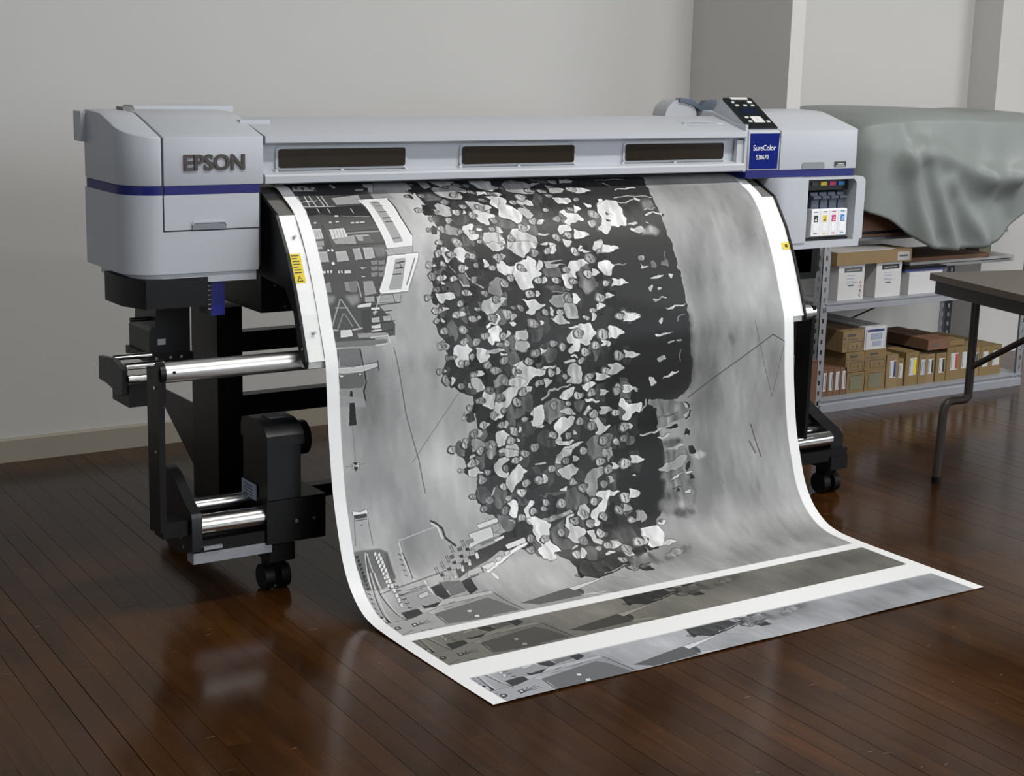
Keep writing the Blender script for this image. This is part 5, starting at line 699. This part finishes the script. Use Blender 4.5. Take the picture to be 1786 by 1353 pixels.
# ------------------------------------------------------------------ steel shelving
SY0, SY1, SX0, SX1 = 1.28, 1.74, 2.700, 3.965
SH = thing('steel_shelving', 'grey slotted steel shelving unit standing behind the printer', 'shelving', (3.33, 1.5, 0))
def slotted(bm, a, b, z0, z1, fixed, axis, t=.0025, w=.040):
    """a strip with a row of real slots down its middle"""
    n = int((z1-z0)/.042); m = (a+b)/2
    def add(p0, p1, q0, q1):
        if axis == 'x': box(bm, p0, p1, fixed, fixed+t, q0, q1)
        else: box(bm, fixed, fixed+t, p0, p1, q0, q1)
    hw = .0050
    add(a, m-hw, z0, z1); add(m+hw, b, z0, z1)
    for i in range(n+1):
        zc = z0+.02+i*.042; add(m-hw, m+hw, zc-.012 if i else z0, zc+.012 if i < n else z1)
def post(x, y, sx, sy, z1):
    bm = nb()
    slotted(bm, min(x, x+sx*.040), max(x, x+sx*.040), 0, z1, y if sy > 0 else y-.0025, 'x')
    slotted(bm, min(y, y+sy*.040), max(y, y+sy*.040), 0, z1, x if sx > 0 else x-.0025, 'y')
    return finish('upright', bm, M['steel'], SH, smooth=False)
post(SX0, SY0, 1, 1, .74); post(SX1, SY0, -1, 1, .74); post(SX0, SY1, 1, -1, .74); post(SX1, SY1, -1, -1, .74)
for z, h, x0_, x1_, y0_ in ((.056, .056, SX0+.03, SX1-.004, SY0-.004), (.447, .033, SX0+.03, SX1-.004, SY0-.004), (.690, .022, SX0+.003, SX1-.003, SY0+.14)):
    bm = nb(); pts = [(y0_, z-h), (y0_, z-h*.45), (y0_+.006, z-h*.38), (y0_+.006, z-h*.22), (y0_, z-h*.16), (y0_, z), (SY1-.003, z), (SY1-.003, z-h), (SY1-.012, z-h), (SY1-.012, z-.006), (y0_+.012, z-.006), (y0_+.012, z-h)]
    prism(bm, pts, x0_, x1_); finish('shelf_board', bevel(bm, .0012, 1), M['shelf'], SH)
bm = nb(); cyl(bm, (SX0+.02, SY1+.006, .10), (SX1-.02, SY1+.006, .43), .004, 8); finish('brace', bm, M['black'], SH)
bm = nb(); cyl(bm, (SX0+.02, SY1+.012, .43), (SX1-.02, SY1+.012, .10), .004, 8); finish('brace', bm, M['black'], SH)
ZB, ZM = .0565, .4475
def carton(name, label, x0, x1, z0, z1, depth, m, y0=1.312, group=None, cat='box', bw=.0015):
    t = thing(name, label, cat, ((x0+x1)/2, y0+depth/2, z0), group)
    bbox('carton_body', m, t, x0, x1, y0, y0+depth, z0, z1, bw, 1)
    bm = nb(); xm = (x0+x1)/2
    if x1-x0 > (z1-z0)*.7: box(bm, xm-.0012, xm+.0012, y0+.004, y0+depth-.004, z1-.0005, z1+.0004)
    else: box(bm, x0+.004, x1-.004, y0+.005, y0+.007, z1-.0005, z1+.0004)
    finish('flap_seam', bm, M['gap'], t); return t
def marks(t, rects, y, m, name='printed_marks'):
    bm = nb()
    for x0, x1, z0, z1 in rects: box(bm, x0, x1, y-.0008, y+.001, z0, z1)
    return finish(name, bm, m, t, smooth=False)
# slim cartons with a white strip label, beside the left upright
sl_lab = ['slim brown carton with white strip label, right behind the shelving upright', 'slim brown carton with white strip label, second from the shelving upright', 'slim brown carton with white strip label, third from the shelving upright', 'slim brown carton with white strip label, touching the lowest ink box']
for i, (a, b) in enumerate(((2.765, 2.796), (2.798, 2.832), (2.834, 2.870), (2.872, 2.906))):
    t = carton('slim_carton', sl_lab[i], a, b, ZB, ZB+.112, .30, M['card_red'], group='slim cartons on the bottom shelf')
    bbox('strip_label', M['label'], t, a+.010, b-.005, 1.3105, 1.314, ZB+.022, ZB+.098, 0)
    marks(t, [(b-.010, b-.008, ZB+.03, ZB+.09)], 1.3103, M['label_dark'])
# stacked ink cartons
def ink_box(label, x0, x1, z0, z1, m, y0=1.312, style=0):
    t = carton('ink_carton', label, x0, x1, z0, z1, .34, m, y0, 'ink cartons stacked on the bottom shelf')
    w, h = x1-x0, z1-z0; yf = y0-.0005
    if style == 0:
        marks(t, [(x0+w*.24, x1-w*.06, z0+h*.47, z0+h*.495), (x0+w*.26, x0+w*.72, z0+h*.60, z0+h*.62), (x0+w*.26, x0+w*.27, z0+h*.1, z0+h*.42), (x1-w*.07, x1-w*.06, z0+h*.1, z0+h*.42), (x0+w*.26, x1-w*.06, z0+h*.1, z0+h*.11)]+[(x0+w*.07, x0+w*.12, z0+h*q, z0+h*(q+.06)) for q in (.2, .38, .6)]+[(x0+w*.45, x0+w*.5, z0+h*.22, z0+h*.3), (x0+w*.66, x0+w*.73, z0+h*.2, z0+h*.32)], yf, M['label_dark'])
        text_front('brand_print', 'EPSON', h*.16, (x0+w*.42, yf-.0006, z0+h*.78), M['label_dark'], t, offset=.0004)
    elif style == 1:
        f = bbox('panel_print', M['greenish'], t, x0+w*.16, x1-w*.14, yf-.001, yf+.001, z0+h*.16, z0+h*.80, 0)
        marks(t, [(x0+w*.2, x1-w*.18, z0+h*.84, z0+h*.87)], yf, M['label_dark'])
    else:
        marks(t, [(x0+w*.12, x1-w*.12, z0+h*.78, z0+h*.88)], yf, M['navy'])
        marks(t, [(x0+w*.28, x1-w*.2, z0+h*.44, z0+h*.70), (x0+w*.38, x1-w*.24, z0+h*.16, z0+h*.36)], yf, M['label_blue'], 'printed_panels')
        marks(t, [(x0+w*.05, x0+w*.07, z0+h*.06, z0+h*.94), (x1-w*.05, x1-w*.03, z0+h*.06, z0+h*.94)], yf, M['label_blue'], 'printed_border')
    return t
ink_box('brown ink carton at the bottom of the stack beside the slim cartons', 2.910, 3.010, ZB, ZB+.086, M['card'], style=1)
ink_box('brown ink carton at the bottom of the stack below the white ink carton', 3.014, 3.130, ZB, ZB+.088, M['card'], style=1)
ink_box('brown ink carton in the middle of the stack beside the slim cartons', 2.896, 3.003, ZB+.0885, ZB+.172, M['card'])
ink_box('brown ink carton directly under the white ink carton', 3.006, 3.128, ZB+.0885, ZB+.174, M['card'])
ink_box('brown ink carton on top of its stack, beside the white ink carton', 2.872, 2.990, ZB+.1745, ZB+.262, M['card_b'])
ink_box('white and blue ink carton on top of its stack on the bottom shelf', 2.996, 3.123, ZB+.1745, ZB+.270, M['carton'], style=2)
# upright cartons with coloured strip labels
up = [(3.137, 3.203, .142, 'navy', 'upright brown carton with a white and dark blue label'), (3.206, 3.246, .120, None, 'narrow upright brown carton with a white label, beside the dark blue labelled one'),
      (3.252, 3.328, .143, 'yellow', 'upright brown carton with a white and yellow label'), (3.332, 3.378, .128, 'label_blue', 'upright brown carton with a pale lilac label, beside the yellow labelled one'),
      (3.381, 3.436, .124, 'ink', 'upright brown carton with a black edged label, under the left of the flat reddish box'), (3.439, 3.500, .124, 'ink', 'upright brown carton with a black edged label, under the right of the flat reddish box'),
      (3.504, 3.588, .142, 'red', 'upright brown carton with a white and dark red label'), (3.591, 3.648, .140, None, 'upright brown carton mostly hidden behind the table leg'),
      (3.652, 3.714, .130, 'holder', 'upright brown carton with white label, just right of the table leg'), (3.717, 3.780, .130, None, 'upright brown carton with a plain white label, second from the end of the row'),
      (3.783, 3.866, .128, None, 'last upright brown carton at the end of the row, with a plain white label')]
for k, (a, b, h, c, lab) in enumerate(up):
    y0 = 1.312+(.006 if k % 3 == 1 else 0)
    t = carton('upright_carton', lab, a, b, ZB, ZB+h, .36, M['card'] if k % 4 else M['card_b'], y0, 'upright cartons on the bottom shelf')
    w = b-a; l0, l1 = a+w*.30, b-w*.16
    bbox('strip_label', M['label'], t, l0, l1, y0-.001, y0+.002, ZB+h*.30, ZB+h*.82, 0)
    if c: bbox('label_band', M[c], t, l1-(l1-l0)*.36, l1-.001, y0-.0016, y0, ZB+h*.33, ZB+h*.79, 0)
    marks(t, [(l0+.004, l0+.0055, ZB+h*.36, ZB+h*.76), (a+w*.5, a+w*.62, ZB+h*.88, ZB+h*.90)], y0-.0012, M['label_dark'])
t = carton('flat_carton', 'flat reddish brown box lying on top of the upright cartons', 3.372, 3.508, ZB+.1435, ZB+.190, .30, M['card_red'], 1.305); marks(t, [(3.40, 3.44, ZB+.160, ZB+.166)], 1.3045, M['label_dark'])
t = carton('flat_carton', 'thin brown carton lying on the row behind the table leg', 3.53, 3.64, ZB+.1435, ZB+.166, .28, M['card'], 1.34)
# middle shelf
def white_box(label, x0, x1, h, style):
    t = carton('white_carton', label, x0, x1, ZM, ZM+h, .33, M['carton'], 1.312, 'white cartons on the middle shelf')
    w = x1-x0; y = 1.3115
    if style < 2:
        marks(t, [(x0+w*.22, x1-w*.10, ZM+h*.80, ZM+h*.93)], y, M['ink'] if style else M['label_dark'], 'header_band')
        marks(t, [(x0+w*.30, x1-w*.2, ZM+h*.845, ZM+h*.865)], y-.0006, M['label'], 'header_print')
        marks(t, [(x0+w*.34, x0+w*.62, ZM+h*(.70-i*.09), ZM+h*(.715-i*.09)) for i in range(4)]+[(x0+w*.30, x0+w*.72, ZM+h*.49, ZM+h*.498)], y, M['label_blue'], 'fine_print')
        marks(t, [(x0+w*.40, x0+w*.60, ZM+h*.40, ZM+h*.43)], y, M['label_dark'], 'name_print')
    return t
wb = white_box('white carton at the end of the middle shelf, with red handwriting down its edge', 2.822, 2.968, .142, 0)
bm = nb(); x = 2.950
for i, pts in enumerate((((0, 0), (-.010, .006), (0, .012)), ((-.008, 0), (.002, .010), (-.008, .010), (.002, 0)), ((-.009, 0), (-.009, .010), (.001, .010), (.001, 0)), ((-.008, .002), (.002, .002), (-.003, .010)))):
    sweep(bm, [(x+a, 1.3108, ZM+.012+i*.018+c) for a, c in pts], .0011, 6)
finish('handwriting', bm, M['red'], wb)
white_box('white carton with a black header band, in the middle of the shelf', 3.036, 3.182, .144, 1)
white_box('low white carton on the middle shelf, half hidden by the table', 3.232, 3.43, .092, 2)
t = thing('flat_tray', 'flat dark navy tray lying on the low white carton', 'tray', (3.34, 1.45, ZM+.0925)); bbox('tray_body', M['navy'], t, 3.225, 3.47, 1.33, 1.60, ZM+.0925, ZM+.108, .003)
bbox('tray_rim', M['black'], t, 3.222, 3.473, 1.327, 1.603, ZM+.102, ZM+.110, .002)
t = carton('long_carton', 'long shallow tan carton lying across the white cartons', 2.795, 3.222, ZM+.1445, ZM+.1965, .16, M['card_b'], 1.300); bbox('tape_patch', M['board'], t, 3.14, 3.21, 1.2992, 1.302, ZM+.150, ZM+.185, 0)
marks(t, [(3.15, 3.20, ZM+.165, ZM+.172)], 1.2988, M['label_dark'])
lid = nb(); prism(lid, [(2.80, ZM+.1972), (3.10, ZM+.1972), (3.13, ZM+.200), (2.86, ZM+.203)], 1.30, 1.45, 'y'); tag(finish('loose_board', lid, M['board'], smooth=False), 'loose grey cardboard flap lying on the long tan carton', 'cardboard')
def sheet_stack(label, x0, x1, y0, y1, z0, z1, m, rot):
    bm = box(nb(), x0, x1, y0, y1, z0, z1); c = Vector(((x0+x1)/2, (y0+y1)/2, z0)); bmesh.ops.rotate(bm, cent=c, matrix=Matrix.Rotation(rot, 3, 'Z'), verts=bm.verts[:])
    return tag(finish('board_stack', bevel(bm, .001, 1), m, smooth=False), label, 'cardboard')
zt = ZM+.1105
sheet_stack('pale grey board lowest of the loose boards beyond the navy tray', 3.46, 3.99, 1.40, 1.66, zt-.018, zt-.006, M['board'], .0)
sheet_stack('pinkish grey board lying on the lower board over the navy tray', 3.30, 3.97, 1.38, 1.68, zt, zt+.012, M['board'], .01)
sheet_stack('brown sheet lying on top of the loose boards', 3.28, 3.80, 1.38, 1.66, zt+.0125, zt+.030, M['card_red'], -.02)
t = thing('olive_box', 'small olive box at the far end of the loose boards', 'box', (3.915, 1.54, zt+.0125)); bbox('box_body', M['greenish'], t, 3.875, 3.955, 1.50, 1.58, zt+.0125, zt+.05, .003); bbox('box_lid', M['greenish'], t, 3.873, 3.957, 1.498, 1.582, zt+.05, zt+.056, .002)
t = thing('brown_case', 'dark brown case on the top shelf, peeping out below the dust cover', 'case', (3.35, 1.5, .6905)); bbox('case_body', M['card_red'], t, 2.93, 3.86, 1.38, 1.70, .6905, 1.06, .01); bbox('case_band', M['black'], t, 2.928, 3.862, 1.378, 1.702, .70, .712, .002)
t = thing('floor_carton', 'reddish carton on the floor behind the right foot of the printer', 'box', (2.36, 1.06, 0)); bbox('carton_body', M['card_red'], t, 2.28, 2.43, 1.0, 1.14, 0, .29, .002); bbox('flap', M['card_red'], t, 2.28, 2.43, .998, 1.06, .29, .293, .001)
# ------------------------------------------------------------------ dust cover
def tarp():
    xs0, xs1, yf, yb = 2.90, 4.22, 1.29, 1.80; rc = .10; path = []
    def arc(cx, cy, a0, a1, n=10):
        for i in range(n+1): a = math.radians(a0+(a1-a0)*i/n); path.append((cx+rc*math.cos(a), cy+rc*math.sin(a), math.cos(a), math.sin(a)))
    for i in range(8): path.append((xs0, yb-(yb-yf-rc)*i/8, -1, 0))
    arc(xs0+rc, yf+rc, 180, 270)
    for i in range(1, 60): path.append((xs0+rc+(xs1-xs0-2*rc)*i/60, yf, 0, -1))
    arc(xs1-rc, yf+rc, 270, 360)
    for i in range(1, 9): path.append((xs1, yf+rc+(yb-yf-rc)*i/8, 1, 0))
    def top(x): return 1.205-.010*((x-3.2)/.6)**2-(.045*max(0, (x-3.8)/.42)**2)-.02*max(0, (3.15-x)/.25)**2
    def hem(x, y):
        pts = [(2.80, .90), (2.95, .80), (3.05, .77), (3.15, .72), (3.26, .65), (3.4, .632), (3.6, .630), (3.72, .65), (3.85, .73), (3.95, .82), (4.08, .93), (4.3, 1.0)]
        for (a, za), (b, zb) in zip(pts, pts[1:]):
            if a <= x <= b: return za+(zb-za)*(x-a)/(b-a)
        return .9
    def ridge(x, z, x0, z0, x1, z1, w, amp):
        dx, dz = x1-x0, z1-z0; t = ((x-x0)*dx+(z-z0)*dz)/(dx*dx+dz*dz); t = max(0, min(1, t)); d = math.hypot(x-x0-t*dx, z-z0-t*dz)
        return amp*math.exp(-(d/w)**2)
    rows_top, rows_side = 10, 34; bm = nb(); grid = []; cx, cy = 3.55, 1.62
    for px, py, nx, ny in path:
        colv = []
        for i in range(rows_top):
            k = i/rows_top; qx = cx+(px-cx)*k if abs(px-cx) > .01 else px; qy = cy+(py-cy)*k
            qx = px+(cx-px)*(1-k)*.5
            e = max(0, (k-.72)/.28); z = top(qx)+.008*math.sin(qx*9+qy*7)-.038*e*e
            colv.append((qx, qy, z))
        zt_ = top(px)-.038; zh = hem(px, py)
        for i in range(rows_side+1):
            k = i/rows_side; z = zt_+(zh-zt_)*k; out = .012+.030*math.sin(min(1, k*3)*1.57)-.03*k
            x = px
            out += ridge(x, z, 3.06, 1.15, 3.10, 1.0, .05, .02)+ridge(x, z, 3.10, 1.02, 3.27, .66, .05, .042)+ridge(x, z, 3.16, 1.06, 3.44, .64, .045, .040)
            out += ridge(x, z, 3.24, 1.05, 3.58, .93, .055, .036)+ridge(x, z, 3.58, .93, 3.76, .93, .06, .036)+ridge(x, z, 3.76, .93, 4.02, 1.12, .06, .034)
            out += ridge(x, z, 3.36, .92, 3.62, .66, .04, .026)-ridge(x, z, 3.20, .98, 3.35, .68, .035, .022)-ridge(x, z, 3.42, .84, 3.55, .66, .05, .022)-ridge(x, z, 3.70, .82, 3.80, .74, .06, .02)
            out += k*.012*math.sin(px*19+1.3)+k*.006*math.sin(px*37)
            colv.append((px+nx*out, py+ny*out, z))
        grid.append([bm.verts.new(p) for p in colv])
    for A, B in zip(grid, grid[1:]):
        for i in range(len(A)-1): bm.faces.new((A[i], A[i+1], B[i+1], B[i]))
    o = finish('dust_cover', bm, M['sheet'], angle=80)
    s = o.modifiers.new('thickness', 'SOLIDIFY'); s.thickness = .002; s.offset = -1
    return tag(o, 'crumpled grey green vinyl dust cover draped over equipment on top of the shelving', 'dust cover')
tarp()
# ------------------------------------------------------------------ folding table
TA = math.radians(13); ta = Vector((-math.sin(TA), -math.cos(TA), 0)); tb = Vector((math.cos(TA), -math.sin(TA), 0)); TO = Vector((2.335, .425, 0)); TZt = .705
TB = thing('folding_table', 'dark brown folding table cut off by the edge of the photo', 'table', (TO+tb*.38+ta*.9)[:])
def tp(a, b, z): p = TO+ta*a+tb*b; return Vector((p.x, p.y, z))
def tslab(name, a0, a1, b0, b1, z0, z1, m, r=.0, bw=.003):
    bm = nb(); c = []
    if r:
        for ca, cb, s0 in ((a0+r, b0+r, 180), (a1-r, b0+r, 270), (a1-r, b1-r, 0), (a0+r, b1-r, 90)):
            for i in range(7): an = math.radians(s0+90*i/6); c.append((ca+r*math.cos(an), cb+r*math.sin(an)))
    else: c = [(a0, b0), (a1, b0), (a1, b1), (a0, b1)]
    A = [bm.verts.new(tp(p[0], p[1], z0)) for p in c]; B = [bm.verts.new(tp(p[0], p[1], z1)) for p in c]; n = len(c)
    bm.faces.new(A); bm.faces.new(B)
    for i in range(n): bm.faces.new((A[i], A[(i+1) % n], B[(i+1) % n], B[i]))
    return finish(name, bevel(bm, bw, 2), m, TB)
tslab('table_top', 0, 1.83, 0, .76, TZt-.022, TZt, M['tabletop'], .03)
tslab('apron', .025, 1.80, .022, .040, TZt-.068, TZt-.022, M['tableleg']); tslab('apron', .025, 1.80, .720, .738, TZt-.068, TZt-.022, M['tableleg'])
tslab('apron', .022, .040, .040, .720, TZt-.068, TZt-.022, M['tableleg']); tslab('apron', 1.79, 1.805, .040, .720, TZt-.068, TZt-.022, M['tableleg'])
def leg(a, b, out):
    p = [tp(a, b, TZt-.03), tp(a, b, .31)]
    q = tp(a, b, 0); d = tb*out
    p.append(tp(a, b, .296))
    pts = p+[Vector((q.x, q.y, .286))+d*.10, Vector((q.x, q.y, .284))+d*.30, Vector((q.x, q.y, .283))+d*.62, Vector((q.x, q.y, .279))+d*.80, Vector((q.x, q.y, .266))+d*.92, Vector((q.x, q.y, .245))+d*.97, Vector((q.x, q.y, .012))+d*1.03]
    o = finish('leg', sweep(nb(), pts, .0145, 14), M['tableleg'], TB)
    e = pts[-1]; finish('leg_tip', cyl(nb(), (e.x, e.y, 0), (e.x, e.y, .022), .0160, 14), M['tyre'], o)
for a in (.115, 1.69):
    leg(a, .125, -.098); leg(a, .635, .098)
    finish('leg_crossbar', cyl(nb(), tp(a, .125, .660), tp(a, .635, .660), .009, 10), M['tableleg'], TB)
s = 1
for a, a2 in ((.115, .62), (1.69, 1.18)):
    bm = nb(); sweep(bm, [tp(a, .125, .395), tp((a+a2)/2, .16, .545), tp(a2, .20, TZt-.03)], .0105, 10); finish('fold_brace', bm, M['tableleg'], TB)
